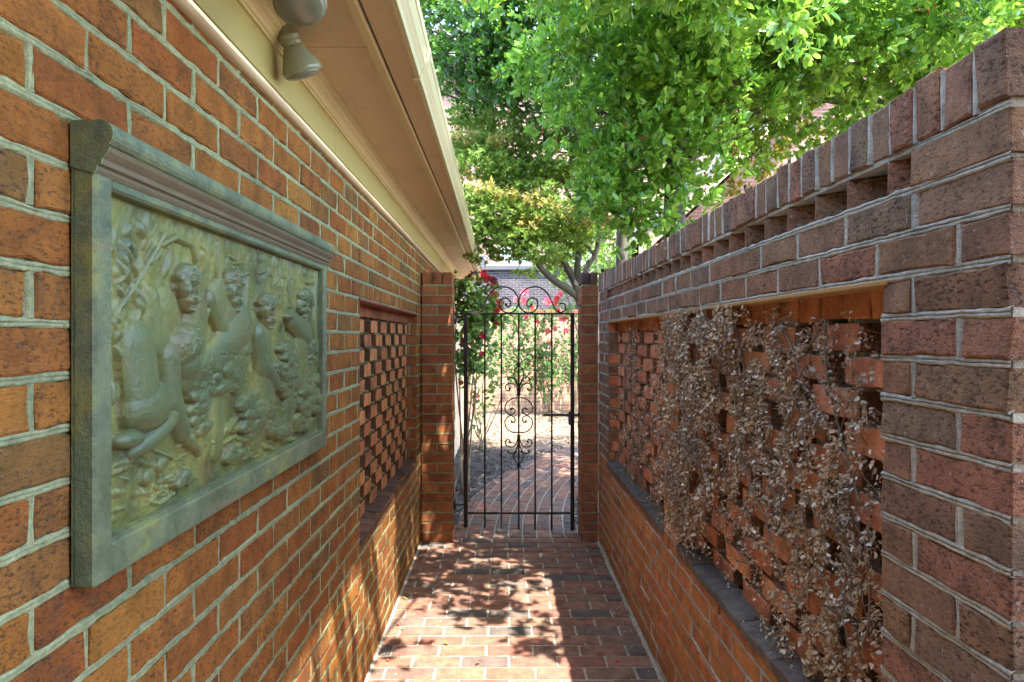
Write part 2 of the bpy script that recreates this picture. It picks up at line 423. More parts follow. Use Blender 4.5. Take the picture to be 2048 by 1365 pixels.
class JointMesh:                                       # tooled mortar strips: each joint a lumpy bead with a groove
    def __init__(s): s.V = []; s.F = []; s.n = 0
    def strip(s, fr, p0, p1, half, across, w0=-.0012, groove=True):
        L = math.hypot(p1[0]-p0[0], p1[1]-p0[1]); n = max(2, int(L/.022))
        prof = [(-1.15, -.006), (-.75, 0), (-.18, .0008), (0, -.0018), (.2, .001), (.8, -.0008), (1.15, -.006)] if groove else [(-1.1, -.005), (-.5, .0005), (.5, .001), (1.1, -.005)]
        m = len(prof); rows = []
        for i in range(n+1):
            t = i/n; x = p0[0] + (p1[0]-p0[0])*t; y = p0[1] + (p1[1]-p0[1])*t
            wob = RNG.normal(0, .0005)
            for (q, h) in prof:
                e = 1 + (RNG.normal(0, .16) if abs(q) > .5 else 0)
                rows.append((x + across[0]*(q*half*e + wob), y + across[1]*(q*half*e + wob), w0 + h + RNG.normal(0, .0005)))
        s.V.append(fr(np.array(rows))); B = s.n
        for i in range(n):
            for k in range(m-1):
                s.F.append((B+i*m+k, B+i*m+k+1, B+(i+1)*m+k+1, B+(i+1)*m+k))
        s.n += len(rows)
    def field(s, fr, rects, pitch=.213, ch=.0677, joint=.010, uoff=0., voff=0., bond=.5, verticals=True, **kw):
        for (u0, u1, v0, v1) in rects:
            for j in range(int(math.floor((v0-voff)/ch + .01)), int(math.ceil((v1-voff)/ch - 1e-6)) + 1):
                z = voff + j*ch
                if v0 - .001 <= z <= v1 + .001:
                    s.strip(fr, (u0, z), (u1, z), joint*.5, (0, 1), **kw)
                if not verticals or z + ch > v1 + .02 or z < v0 - .02: continue
                off = uoff + (bond*pitch if j % 2 else 0)
                for i in range(int(math.floor((u0-off)/pitch)), int(math.ceil((u1-off)/pitch)) + 1):
                    u = off + i*pitch
                    if u0 + .01 < u < u1 - .01: s.strip(fr, (u, z + joint*.4), (u, z + ch - joint*.4), joint*.5, (1, 0), **kw)
    def build(s, name, mat, parent=None):
        me = bpy.data.meshes.new(name); me.from_pydata(np.vstack(s.V).tolist(), [], s.F)
        return link(name, me, mat, parent, True)

XL, XR = -.563, .655
c = .0677
FL = Frame((XL, 0, 0), (0, 1, 0), (0, 0, 1), (1, 0, 0))       # left wall, facing +X
FR = Frame((XR, 0, 0), (0, 1, 0), (0, 0, 1), (-1, 0, 0))      # right wall, facing -X

def screen_wall(name, mat, mortar, fr, u0, u1, z0, rows, w, parent, uoff=0, period=.30, blk=.203, side=None):
    """pierced brickwork: stretchers with gaps, each course shifted by half"""
    S = Frame(fr.O + fr.N*(-w), fr.U, fr.V, fr.N)
    bm_ = BrickMesh(); mm = MB(); ov = max(.012, blk - period/2)
    for j in range(rows):
        zb = z0 + j*c + .004; zt = z0 + (j+1)*c - .006
        off = uoff + (period/2 if j % 2 else 0)
        for i in range(int((u0-off)/period) - 1, int((u1-off)/period) + 2):
            a, b = off + i*period, off + i*period + blk
            a, b = max(a, u0), min(b, u1)
            if b - a < .03: continue
            bm_.brick(S, a, b, zb, zt, .10, out=.0016, tilt=.0008, jit=.0015)
            for (x0, x1) in ((a+.002, a+ov-.002), (b-ov+.002, b-.002)):      # mortar pads between overlapping ends
                if x1 - x0 > .005 and x0 > u0 and x1 < u1:
                    P = S(np.array([[x0,zt-.001,-.09],[x1,zt-.001,-.09],[x1,zt-.001,-.012],[x0,zt-.001,-.012],[x0,zt+.011,-.09],[x1,zt+.011,-.09],[x1,zt+.011,-.012],[x0,zt+.011,-.012]]))
                    mm.hexa([tuple(p) for p in P])
    o = bm_.build(name, mat, parent)
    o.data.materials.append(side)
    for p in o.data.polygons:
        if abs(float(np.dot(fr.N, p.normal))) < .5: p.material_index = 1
    mm.build('screen_mortar', mortar, o)['kind'] = 'stuff'
    return o

# ================================================================== THE HOUSE ON THE LEFT
house = empty('brick_house', 'orange brick house with cream eaves along the left of the passage', 'house')
RY0, RY1, RZ0, RZ1 = 2.66, 4.40, 9*c, 23*c                    # recess with the pierced screen
rects = [(-1.2, RY0, 0, 30*c), (RY0, RY1, 0, RZ0), (RY0, RY1, RZ1, 30*c), (RY1, 7.3, 0, 30*c)]
w = BrickMesh(); w.course(FL, rects, uoff=.062, out=.0009, tilt=.0007, joint=.012, jit=.0017, seg=.022); wall = w.build('wall', M['house'], house)
j = JointMesh()
j.field(FL, [(-.2, RY0, 0, 30*c), (RY0, RY1, 0, RZ0 - .03), (RY0, RY1, RZ1, 30*c)], uoff=.062, joint=.0135)
j.field(FL, [(RY1, 7.3, 0, 30*c)], uoff=.062, verticals=False)
j.build('mortar', M['mortarh'], wall)
mb = MB()
for (u0, u1, v0, v1) in rects: mb.box(XL-.25, XL-.0085, u0 + (.008 if u0 == RY1 else 0), u1 - (.008 if u1 == RY0 else 0), v0, v1 - (.05 if v1 == RZ0 else 0))
mb.build('mortar_bed', M['mortarh'], wall)
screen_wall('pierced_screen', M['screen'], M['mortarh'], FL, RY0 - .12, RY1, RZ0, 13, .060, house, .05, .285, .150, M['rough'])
w = BrickMesh(); S = Frame(FL.O + np.array((-.057, 0, 0)), FL.U, FL.V, FL.N)
w.course(S, [(RY0 - .1, RY1, RZ0 + 13*c, RZ1)], voff=0); w.build('screen_head', M['pier'], house)
w = BrickMesh(); w.course(S, [(RY0 - .1, RY1, RZ0 - .03, RZ0)], voff=0); w.build('screen_foot', M['pier'], house)
for (yj, nn) in ((RY1, -1), (RY0, 1)):
    w = BrickMesh()                         # jambs of the recess
    JF = Frame((XL - .102, yj, 0), (1, 0, 0), (0, 0, 1), (0, nn, 0))
    w.course(JF, [(.004, .098, RZ0, RZ1)], pitch=.21, uoff=-.05, depth=.02)
    w.build('recess_jamb', M['pier'], house)
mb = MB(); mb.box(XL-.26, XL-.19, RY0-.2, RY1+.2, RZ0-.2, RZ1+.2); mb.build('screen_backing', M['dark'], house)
mb = MB(); mb.bbox(XL-.10, XL+.006, RY0-.03, RY1-.002, RZ1-.009, RZ1+.001, .002); mb.build('lintel', M['redsteel'], house)
w = BrickMesh()                                                # sloping brick sill
th = math.radians(12)
SF = Frame((XL + .006, 0, RZ0 - .008), (0, 1, 0), (-math.cos(th), 0, math.sin(th)), (math.sin(th), 0, math.cos(th)))
n = 17
for k in range(n):
    a = RY0 + (RY1-RY0)*k/n
    w.brick(SF, a+.003, a+(RY1-RY0)/n-.003, 0, .10, .045, out=.001)
w.build('sill', M['sill'], house)
mb = MB(); mb.box(-3.4, 3.4, -2.2, -1.75, -.03, 5.8); mb.build('sky_blocker_wall', brick_tex_mat('sky_blocker_brick', (.30,.10,.04), (.36,.14,.05), (.4,.4,.3)), house)  # unseen wall added behind the camera to cut sky light
# cream trim, soffit, gutter, roof
YE0, YE1 = -1.0, 8.9
mb = MB(); mb.prism([(XL-.02, H+.572), (XL+.010, H+.572), (XL+.018, H+.578), (XL+.020, H+.588), (XL+.012, H+.597), (XL-.02, H+.599)], YE0, YE1); mb.build('bed_moulding', M['creamp'], house, True)
for a, b_ in ((YE0, 2.2), (2.203, 5.0), (5.003, YE1)):
    mb = MB(); mb.bbox(XL-.03, -.548, a, b_, H+.599, H+.75, .0015); mb.build('frieze', M['frieze'], house)
mb = MB(); mb.prism([(-.552, H+.692), (-.541, H+.692), (-.541, H+.699), (-.536, H+.701), (-.533, H+.708), (-.527, H+.716), (-.519, H+.721), (-.516, H+.727), (-.510, H+.728), (-.509, H+.733), (-.502, H+.735), (-.502, H+.748), (-.552, H+.748)], YE0, YE1); mb.build('crown_moulding', M['cream'], house)
for a, b_ in ((YE0, 1.72), (1.7235, 4.1), (4.1035, YE1)):
    mb = MB(); mb.bbox(-.56, -.342, a, b_, H+.740, H+.775, .0018); mb.build('soffit', M['creamp'], house)
mb = MB(); mb.prism([(-.341, H+.728), (-.322, H+.728), (-.318, H+.734), (-.318, H+.77), (-.341, H+.77)], YE0, YE1); mb.build('soffit_strip', M['cream'], house)
tp = lambda x, z: (x - .07*max(0, (x + .312)/.11), z)
mb = MB(); mb.prism([(-.312, H+.737), (-.232, H+.737), (-.232, H+.775), (-.312, H+.775)], YE0, YE1, None, tp); mb.build('fascia_board', M['creamp'], house)
mb = MB(); mb.prism([(-.231, H+.733), (-.215, H+.730), (-.213, H+.745), (-.204, H+.758), (-.196, H+.768), (-.193, H+.785), (-.190, H+.806), (-.186, H+.808), (-.186, H+.835), (-.196, H+.835), (-.231, H+.80)], YE0, YE1 - .25, None, tp)
gut = mb.build('gutter', M['gutter'], house)
for y in (1.9, 4.9, 7.4):
    mb = MB()
    t = (y-YE0)/(YE1-YE0); k = -.07*t
    mb.prism([(-.235+k, H+.727), (-.212+k, H+.724), (-.208+k, H+.745), (-.198+k, H+.762), (-.189+k, H+.782), (-.183+k, H+.812), (-.19+k, H+.82), (-.235+k, H+.82)], y, y+.035)
    mb.build('gutter_joint', M['gutter'], gut)
mb = MB(); mb.hexa([(-.25, YE0, H+.80), (-.25, YE1, H+.80), (-3.2, YE1, H+2.3), (-3.2, YE0, H+2.3), (-.25, YE0, H+.86), (-.25, YE1, H+.86), (-3.2, YE1, H+2.36), (-3.2, YE0, H+2.36)]); mb.build('roof', M['roof'], house)
mb = MB()
for k in range(9):                                             # cream boarded corner beyond the gate
    y = 7.31 + k*.21
    mb.bbox(XL-.06, XL+.012 + .002*(k % 2), y, y+.204, 0.02, H+.571, .005)
mb.build('boarding', M['siding'], house)
mb = MB(); mb.box(XL-3.0, XL-.26, YE0, 9.19, 0, H+.72); mb.build('house_core', M['dark'], house)

# ================================================================== PIERS
def pier(x0, x1, mat, label, top, y0=4.62, dy=.215, capm=None):
    p = empty('gate_pier', label, 'brick pier', ((x0+x1)/2, y0, 0), 'brick piers either side of the iron gate')
    b = BrickMesh(); jm = JointMesh(); nrow = int((top-.085)/c); wd = x1 - x0
    hh = nrow*c
    for (O, U, Nn, L) in (((x0, y0, 0), (1, 0, 0), (0, -1, 0), wd), ((x0, y0+dy, 0), (0, -1, 0), (-1, 0, 0), dy), ((x1, y0, 0), (0, 1, 0), (1, 0, 0), dy), ((x1, y0+dy, 0), (-1, 0, 0), (0, 1, 0), wd)):
        f = Frame(O, U, (0, 0, 1), Nn)
        for r in range(nrow):
            zb, zt = r*c + .005, (r+1)*c - .005
            if r % 2 and L > .15:
                b.brick(f, .001, L/2-.005, zb, zt, .02, jit=.001); b.brick(f, L/2+.005, L-.001, zb, zt, .02, jit=.001)
                jm.strip(f, (L/2, zb), (L/2, zt), .005, (1, 0))
            else: b.brick(f, .001, L-.001, zb, zt, .02, jit=.001)
            jm.strip(f, (0, r*c), (L, r*c), .005, (0, 1))
    b.build('shaft', mat, p); jm.build('mortar', M['mortarh'], p)
    mb = MB(); mb.box(x0+.007, x1-.007, y0+.007, y0+dy-.007, 0, hh+.01); mb.build('core', M['mortarh'], p)
    mb = MB(); k = max(1, round(wd/.071))
    for i in range(k):
        mb.bbox(x0+wd*i/k+.003, x0+wd*(i+1)/k-.003, y0-.002, y0+dy+.002, hh+.008, top, .004)
    mb.build('cap', capm or mat, p)
    return p
pier(-.558, -.346, M['pier'], 'orange red brick gate pier on the hinge side of the gate, against the house', 1.849)
pier(.537, .651, M['pierr'], 'darker brown brick gate pier on the latch side of the gate', 1.849, capm=M['sill'])

# ================================================================== GARDEN WALL ON THE RIGHT
gw = empty('garden_wall', 'weathered brick garden wall with pierced panels and dog-tooth course under its coping', 'garden wall', (.75, 2.7, 0))
vo = .0156; WY0, WY1 = .872, 4.61
PZ0, PZ1 = 9*c+vo, 22*c+vo                                     # panels, z .625 - 1.505
P1, P2 = (1.172, 2.527), (2.745, 4.19)
up = [(WY0, WY1, PZ1, 24*c+vo), (WY0, P1[0], PZ0, PZ1), (P2[1], WY1, PZ0, PZ1)]
w = BrickMesh(); w.course(FR, up, uoff=WY0-.005+.107, voff=vo, depth=.095, jit=.0018, joint=.012); face = w.build('upper_face', M['weath'], gw)
jm = JointMesh(); jm.field(FR, up, uoff=WY0-.005+.107, voff=vo, joint=.0145); jm.build('mortar', M['mortar'], face)
low = [(WY0, WY1, 0, PZ0), (P1[1], P2[0], PZ0, PZ1)]
w = BrickMesh(); w.course(FR, [(WY0, P1[0], 0, PZ0)], uoff=WY0-.005+.107, voff=vo, depth=.095, jit=.0018, joint=.012); w.build('near_face', M['weath'], gw)
w = BrickMesh(); w.course(FR, [(P1[0], WY1, 0, PZ0), low[1]], uoff=WY0-.005+.107, voff=vo, depth=.095); lf = w.build('lower_face', M['lower'], gw)
jm = JointMesh(); jm.strip(FR, (P1[0], PZ0-.006), (P2[1], PZ0-.006), .006, (0, 1), groove=False); jm.field(FR, [(WY0, P1[0], 0, PZ0), (P1[0], WY1, 0, PZ0-.05), low[1]], uoff=WY0-.005+.107, voff=vo); jm.build('mortar', M['mortar'], lf)
mb = MB()
for (u0, u1, v0, v1) in up + low: mb.box(XR+.0085, XR+.11, u0+.006, u1-.004, v0, v1 - (.035 if v1 == PZ0 else 0))
mb.box(XR+.085, XR+.11, WY0+.006, WY1, PZ1+2*c, 1.70)
mb.build('mortar_bed', M['mortar'], gw)
BK = Frame((XR + .213, 0, 0), (0, 1, 0), (0, 0, 1), (1, 0, 0))  # outer skin of the wall
w = BrickMesh(); w.course(BK, [(WY0, WY1, 0, 1.705)], uoff=WY0-.005, voff=vo, depth=.095, seg=.1); bk = w.build('outer_face', M['weath'], gw)
mb = MB(); mb.box(XR+.205, XR+.1125, WY0+.006, WY1-.01, 0, 1.70); mb.build('outer_mortar', M['mortar'], bk)
for (a, b_) in (P1, P2):
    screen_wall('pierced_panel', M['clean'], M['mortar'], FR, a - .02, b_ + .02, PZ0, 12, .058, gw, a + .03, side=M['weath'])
    w = BrickMesh(); S = Frame(FR.O + np.array((.056, 0, 0)), FR.U, FR.V, FR.N)
    w.course(S, [(a, b_, PZ0 + 12*c, PZ1 - .004)], pitch=.105, voff=vo, joint=.007, out=.002); w.build('panel_head', M['clean'], gw)
    mb = MB(); mb.bbox(XR-.002, XR+.075, a-.02, b_+.01, PZ1-.012, PZ1-.002, .002); mb.build('lintel', M['steel'], gw)
    w = BrickMesh(); th = math.radians(6)
    SF = Frame((XR - .010, 0, PZ0 + .002), (0, 1, 0), (math.cos(th), 0, math.sin(th)), (-math.sin(th), 0, math.cos(th)))
    n = int((b_-a)/.205)
    for k in range(n):
        s0 = a + (b_-a)*k/n; w.brick(SF, s0+.002, s0+(b_-a)/n-.002, 0, .08, .03, out=.001)
    w.build('sill', M['slate'], gw)
    for (yj, nn) in ((b_, -1), (a, 1)):
        w = BrickMesh()
        JF = Frame((XR + .001, yj, 0), (1, 0, 0), (0, 0, 1), (0, nn, 0))
        w.course(JF, [(.006, .07, PZ0, PZ1)], pitch=.3, uoff=-.1, voff=vo, depth=.02)
        w.build('panel_jamb', M['clean'], gw)
# dog-tooth course
w = BrickMesh(); jm = MB()
z0, z1 = 24*c+vo+.004, 25*c+vo-.004
w.brick(FR, WY0, 1.085, z0, z1, .095); w.brick(FR, 4.25, 4.46, z0, z1, .095); w.brick(FR, 4.47, WY1, z0, z1, .095)
y = 1.155
while y < 4.2:
    s2 = .0655
    for (ang, ) in ((0,),):
        L = s2*math.sqrt(2)
        DF = Frame((XR + .002, y, 0), (1/math.sqrt(2), -1/math.sqrt(2), 0), (0, 0, 1), (-1/math.sqrt(2), -1/math.sqrt(2), 0))
        w.brick(DF, 0, L, z0, z1, L, jit=.001, out=.0005)
    y += .1354 + RNG.normal(0, .0012)
w.build('dog_tooth_course', M['weath'], gw)
mb = MB(); mb.box(XR+.004, XR+.15, WY0+.004, WY1, z0-.006, z0-.001); mb.build('dog_tooth_bed', M['mortar'], gw)
# coping of bricks on edge
w = BrickMesh(); CZ0, CZ1 = 1.712, 1.803
y = WY0; k = 0; jm = JointMesh()
CF = Frame((XR - .002, 0, 0), (0, 1, 0), (0, 0, 1), (-1, 0, 0))
while y < 4.60:
    bw = .0575 + RNG.normal(0, .002)
    rise = .035*max(0, (y-3.2)/1.4)
    w.brick(CF, y, min(y+bw, 4.606), CZ0 + RNG.normal(0, .0015), CZ1 + rise + RNG.normal(0, .0025), .215, seg=.03, out=.0025)
    jm.strip(CF, (y+bw+.005, CZ0), (y+bw+.005, CZ1-.002+rise), .0052, (1, 0), groove=False)
    y += bw + .0105
cp = w.build('coping', M['weath'], gw)
jm.strip(FR, (WY0, CZ0-.005), (1.085, CZ0-.005), .006, (0, 1)); jm.build('coping_joints', M['mortar'], cp)
mb = MB(); mb.box(XR+.005, XR+.208, WY0+.006, 4.60, CZ0-.008, CZ1-.006); mb.build('coping_core', M['mortar'], cp)

# ================================================================== PAVING
pv = BrickMesh()
FF = Frame((0, 0, .0055), (1, 0, 0), (0, 1, 0), (0, 0, 1))
pv.course(FF, [(XL+.012, XR-.012, -.6, 4.72)], pitch=.2095, ch=.102, joint=.011, uoff=.03, voff=.01, out=.0009, jit=.0012, tilt=.0006, depth=.008)
# curved path: courses follow the arc
PC = (6.6, 5.0)
def arc_pt(r, s, z=0.): a = s/6.5; return (PC[0] - r*math.cos(a), PC[1] + r*math.sin(a) - .28, z)
def arc_brick(r0, r1, s0, s1):
    class AF:
        def __call__(self, a): return np.array([arc_pt(r, s, .0055 + wz) for r, s, wz in a])
    pv.brick(AF(), r0, r1, s0, s1, .008, out=.0009, jit=.0012, tilt=.0008)
nrow = 9
for k in range(nrow):
    r0 = 6.06 + .9*k/nrow; off = (k % 2)*.104
    s_ = .0 - off
    while s_ < 9.5:
        if s_ + .2 > 0.02: arc_brick(r0+.006, r0+.9/nrow-.006, max(s_, 0.005), s_+.198)
        s_ += .2085
pvo = pv.build('brick_paving', M['paver']); tag(pvo, kind='structure')
mb = MB(); mb.box(XL+.002, XR-.002, -.6, 4.73, -.03, .0005)
n = 60
for i in range(n):
    a, b_ = i*9.6/n, (i+1)*9.6/n
    mb.hexa([arc_pt(6.05, a, -.03), arc_pt(6.05, b_, -.03), arc_pt(6.97, b_, -.03), arc_pt(6.97, a, -.03), arc_pt(6.05, a, .0005), arc_pt(6.05, b_, .0005), arc_pt(6.97, b_, .0005), arc_pt(6.97, a, .0005)])
mb.prism([(XL+.001, .0), (XL+.001, .012), (XL+.008, .008), (XL+.013, .004), (XL+.013, 0)], -.6, 4.61)
mb.prism([(XR-.001, .0), (XR-.001, .012), (XR-.022, .004), (XR-.022, 0)], WY0, 4.61)
tag(mb.build('paving_mortar', M['mortarp']), kind='structure')
# ground
mb = MB(); mb.v = [(-60, -40, -.035), (60, -40, -.035), (60, 90, -.035), (-60, 90, -.035)]; mb.f = [(0, 1, 2, 3)]
tag(mb.build('ground', M['soil']), kind='structure')
def in_path(x, y, e=0.):
    r = math.hypot(x-PC[0], y-PC[1]+.28); return 6.06-e < r < 6.96+e and y > 4.7
nx, ny = 120, 200; gx = np.linspace(-.62, 4.2, nx); gy = np.linspace(4.86, 12.9, ny)
V = []; idx = {}
for i, y in enumerate(gy):
    for k, x in enumerate(gx):
        if not in_path(x, y, -.03):
            e = .03*(1 if not in_path(x, y, .05) else .0)
            idx[(i, k)] = len(V); V.append((x, y, e*.6 + .012*math.sin(x*9+y*5)*math.sin(y*7) + RNG.normal(0, .006)))
Fc = [tuple(idx[q] for q in ((i,k),(i,k+1),(i+1,k+1),(i+1,k))) for i in range(ny-1) for k in range(nx-1) if all(q in idx for q in ((i,k),(i,k+1),(i+1,k+1),(i+1,k)))]
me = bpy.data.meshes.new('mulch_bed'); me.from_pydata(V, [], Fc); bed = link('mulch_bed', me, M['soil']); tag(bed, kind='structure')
me.materials.append(M['shade_mulch'])
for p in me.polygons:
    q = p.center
    if q.y + .25*math.sin(q.x*5) + random.uniform(-.15, .15) < 8.35: p.material_index = 1  # ground nearer the gate takes the shade-darkened copy

# ------------------------------------------------------------------ leaf meshes (numpy)
def rnd_unit(n):
    v = RNG.normal(size=(n, 3)); return v/np.linalg.norm(v, axis=1, keepdims=True)
LEAF = np.array([(0,0,0), (.32,.5,.10), (.72,.42,.08), (1,0,-.06), (.72,-.42,.08), (.32,-.5,.10)])
LEAFF = [(0, 1, 2, 3), (0, 3, 4, 5)]
MAPLE = np.array([(0,0,0), (.25,.55,.03), (.42,.22,.0), (1,0,-.08), (.42,-.22,0), (.25,-.55,.03)])
CURL = np.array([(0,0,0), (.30,.42,.30), (.75,.30,.42), (1,.05,.12), (.70,-.36,.30), (.28,-.45,.22)])
def leaf_mesh(name, P, D, Nn, L, W, mat, parent=None, proto=LEAF, kind=None):
    n = len(P); D = D/np.linalg.norm(D, axis=1, keepdims=True)
    S = np.cross(Nn, D); S /= np.maximum(np.linalg.norm(S, axis=1, keepdims=True), 1e-6)
    U = np.cross(D, S)
    m = len(proto)
    V = P[:, None, :] + D[:, None, :]*(proto[None, :, 0:1]*L[:, None, None]) + S[:, None, :]*(proto[None, :, 1:2]*W[:, None, None]) + U[:, None, :]*(proto[None, :, 2:3]*W[:, None, None])
    me = bpy.data.meshes.new(name)
    me.vertices.add(n*m); me.vertices.foreach_set('co', V.astype(np.float32).ravel())
    fl = np.array(LEAFF); nf = len(fl)
    loops = (np.arange(n)[:, None, None]*m + fl[None]).ravel()
    me.loops.add(n*nf*4); me.loops.foreach_set('vertex_index', loops.astype(np.int32))
    me.polygons.add(n*nf); me.polygons.foreach_set('loop_start', (np.arange(n*nf)*4).astype(np.int32))
    me.update(calc_edges=True)
    o = link(name, me, mat, parent)
    if kind: o['kind'] = kind
    return o
def sprigs(centers, dirs, per, length, spread, L, upb=.25):
    """rosettes: 'per' leaves round the end of each sprig"""
    n = len(centers)
    d = dirs/np.linalg.norm(dirs, axis=1, keepdims=True)
    t = RNG.uniform(.15, 1, (n, per))
    base = centers[:, None, :] + d[:, None, :]*(t[:, :, None]*length)
    r = RNG.normal(size=(n, per, 3)); r -= (r*d[:, None, :]).sum(2, keepdims=True)*d[:, None, :]
    r /= np.linalg.norm(r, axis=2, keepdims=True)
    D = r*spread + d[:, None, :]*(1.15 - .5*(1-t[:, :, None])) + np.array((0, 0, -.05))
    Nn = d[:, None, :]*.8 - r*.5 + RNG.normal(0, .2, r.shape) + np.array((0, 0, upb))
    k = n*per
    return base.reshape(k, 3), D.reshape(k, 3), Nn.reshape(k, 3), L*RNG.uniform(.65, 1.2, k)*np.repeat(RNG.uniform(.8, 1.15, n), per)
def blob_points(blobs, dens, flat=1., inner=.45):
    P, D = [], []
    for (cn, r) in blobs:
        n = int(dens*r*r)
        u = rnd_unit(n); rad = RNG.uniform(inner, 1, n)**.6
        sub = rnd_unit(7)                                     # lumps so the outline is uneven
        lump = np.max(u @ sub.T, axis=1); rad *= .72 + .38*np.clip(lump, 0, 1)
        q = u*rad[:, None]*r*np.array((1, 1, flat))
        P.append(np.array(cn) + q)
        D.append(u*np.array((1, 1, .8)) + rnd_unit(n)*.55 + np.array((0, 0, .25)))
    return np.vstack(P), np.vstack(D)
def clump_points(blobs, dens, flat=1., inner=.35, per=16, sig=.085):
    """sprigs gathered in tufts on the twigs of each limb, with gaps between the tufts"""
    P, D = [], []
    for (cn, r) in blobs:
        m = max(3, int(dens*r*r/per)); u = rnd_unit(m); rad = RNG.uniform(inner, 1.05, m)**.7
        cc = u*rad[:, None]*r*np.array((1, 1, flat))
        k = RNG.integers(per//2, per*2, m); tot = int(k.sum())
        off = RNG.normal(0, sig, (tot, 3))*np.repeat(RNG.uniform(.6, 1.25, m), k)[:, None]*np.array((1, 1, .8))
        P.append(np.array(cn) + np.repeat(cc, k, 0) + off)
        D.append(np.repeat(u, k, 0)*.6 + off/sig*.8 + np.array((0, 0, .45)) + rnd_unit(tot)*.3)
    return np.vstack(P), np.vstack(D)
def limbs(mb, trunk_top, blobs, r0, n=5):
    for (cn, r) in blobs:
        cn = Vector(cn); a = Vector(trunk_top); mid = a.lerp(cn, .5) + Vector((random.uniform(-.15, .15), random.uniform(-.15, .15), random.uniform(0, .2)))*1.0
        pts = catmull([a, mid, cn], 5); mb.tube(pts, [r0*(1-.75*i/(len(pts)-1)) for i in range(len(pts))], n)
        for k in range(7):
            e = cn + Vector(rnd_unit(1)[0])*r*.9
            mb.tube(catmull([mid.lerp(cn, .6), cn.lerp(e, .5) + Vector(rnd_unit(1)[0])*.04, e], 3), [.011, .009, .008, .007, .006, .005, .003], 4)

# ================================================================== TREES
def pxblobs(lst): return [(tuple(at(x, y, Y)), r) for (x, y, Y, r) in lst]
holly = empty('holly_tree', 'bright green holly tree with red berries leaning over the garden wall coping', 'tree', (1.12, 4.35, 0), 'broadleaf evergreens beyond the wall')
HB = pxblobs([(1300,350,4.2,.27),(1210,330,4.3,.22),(1400,270,4.3,.36),(1330,170,4.4,.42),(1480,130,4.4,.42),(1230,210,4.5,.36),(1590,200,4.7,.42),
              (1650,80,4.7,.50),(1790,110,4.7,.48),(1930,40,4.6,.50),(1740,190,5.2,.42),(1160,100,4.8,.40),(1290,40,4.5,.45),(1420,0,4.5,.5),(1560,20,4.6,.5),
              (1380,380,4.25,.15),(1190,395,4.3,.12),(2040,0,4.6,.5),(1840,200,5.4,.4),(1500,250,4.9,.30),(1180,150,4.1,.24),(1250,100,4.0,.26),(1300,200,3.95,.24),(1240,270,4.0,.20),(1380,130,3.95,.26),(1340,290,4.0,.2),(1450,210,4.1,.24),(1120,240,4.3,.2),(1560,120,4.1,.26),(1700,120,4.2,.3),(1860,60,4.1,.3),(1350,420,4.1,.09),(1270,430,4.15,.09),(1230,390,4.15,.12),(1980,20,4.3,.35)])
HB += [((1.0,.35,3.05),.34), ((1.12,.05,3.3),.36), ((1.0,.75,3.1),.22), ((.02,1.25,3.0),.13), ((.0,1.75,3.0),.08), ((.13,2.66,2.95),.13), ((.32,2.5,2.95),.12), ((.5,2.33,2.95),.13), ((.68,2.12,2.95),.13), ((.88,1.9,2.95),.12), ((.3,2.7,3.15),.34), ((.75,2.85,3.2),.42), ((.15,3.15,3.35),.36), ((1.25,3.0,3.3),.5), ((.75,3.35,3.55),.45), ((-.15,2.95,3.3),.25), ((.9,3.9,3.7),.6), ((1.5,3.8,3.6),.6), ((1.6,4.6,4.1),.8), ((.8,4.5,4.3),.7), ((2.3,4.3,3.9),.8), ((.55,3.5,3.55),.40), ((2.6,3.6,3.4),.6), ((.2,3.75,3.6),.38)]  # foliage added out of view to cast shade on paving and pier end
P, D = clump_points(HB, 1500, per=14, sig=.062)
Q = sprigs(P, D, 9, .08, .95, .057)
leaf_mesh('crown', *Q, Q[3]*.46, M['holly'], holly)
mb = MB(); T = Vector((1.12, 4.35, 0))
mb.tube(catmull([T, T + Vector((.02, 0, 1.2)), T + Vector((-.01, .02, 2.2)), T + Vector((.05, .05, 3.0))], 5), [.10, .095, .09, .085, .082, .08, .078, .076, .075, .074, .072, .07, .066, .062, .058, .05], 12)
limbs(mb, T + Vector((0, .02, 2.5)), [q for q in HB if q[0][1] > 4.35], .012)
for path in ([(1.17,4.4,3.0),(.9,3.6,3.85),(.45,2.7,3.6),(.1,1.9,3.1),(.02,1.3,3.0)], [(1.17,4.4,3.0),(1.5,3.4,3.9),(1.3,1.6,3.6),(1.05,.5,3.1),(1.0,.1,3.2)]):
    pts = catmull(path, 5); mb.tube(pts, [.022*(1-.7*i/(len(pts)-1)) for i in range(len(pts))], 6)  # branches added out of view to carry the shading foliage
mb.build('trunk', M['darkbark'], holly, True)
sel = RNG.choice(len(P), 330, replace=False); mb = MB()
for i in sel:
    for k in range(RNG.integers(1, 4)): mb.ball(P[i] + rnd_unit(1)[0]*.025, .0085, 6, 4)
o = mb.build('berries', M['berry'], holly, True); o['kind'] = 'stuff'

holly2 = empty('holly_tree', 'darker dense holly tree behind the maple, rising over the end of the eaves', 'tree', (1.25, 7.1, 0), 'broadleaf evergreens beyond the wall')
HB2 = pxblobs([(900,60,6.4,.45),(960,130,6.2,.42),(1040,60,6.0,.5),(1110,160,6.0,.45),(1060,210,6.4,.35),(930,200,6.8,.28),(1170,250,6.2,.36),(1000,0,6.0,.5),
               (1120,20,6.0,.5),(870,0,6.5,.4),(1130,300,6.6,.28),(1230,60,6.6,.5),(1350,40,7,.6),(1250,350,7.2,.3),(1500,60,7.2,.7),(1650,40,7.2,.7),(1900,60,7.5,.8),(905,100,6.0,.3),(930,30,5.8,.35),(985,190,6.2,.3),(1020,140,6,.35),(890,190,6.6,.25)])
HB2 += [((.2,5.7,4.7),.6), ((1.2,5.8,4.7),.6), ((2.4,6.2,4.9),.7), ((3.6,6.6,4.9),.8)]
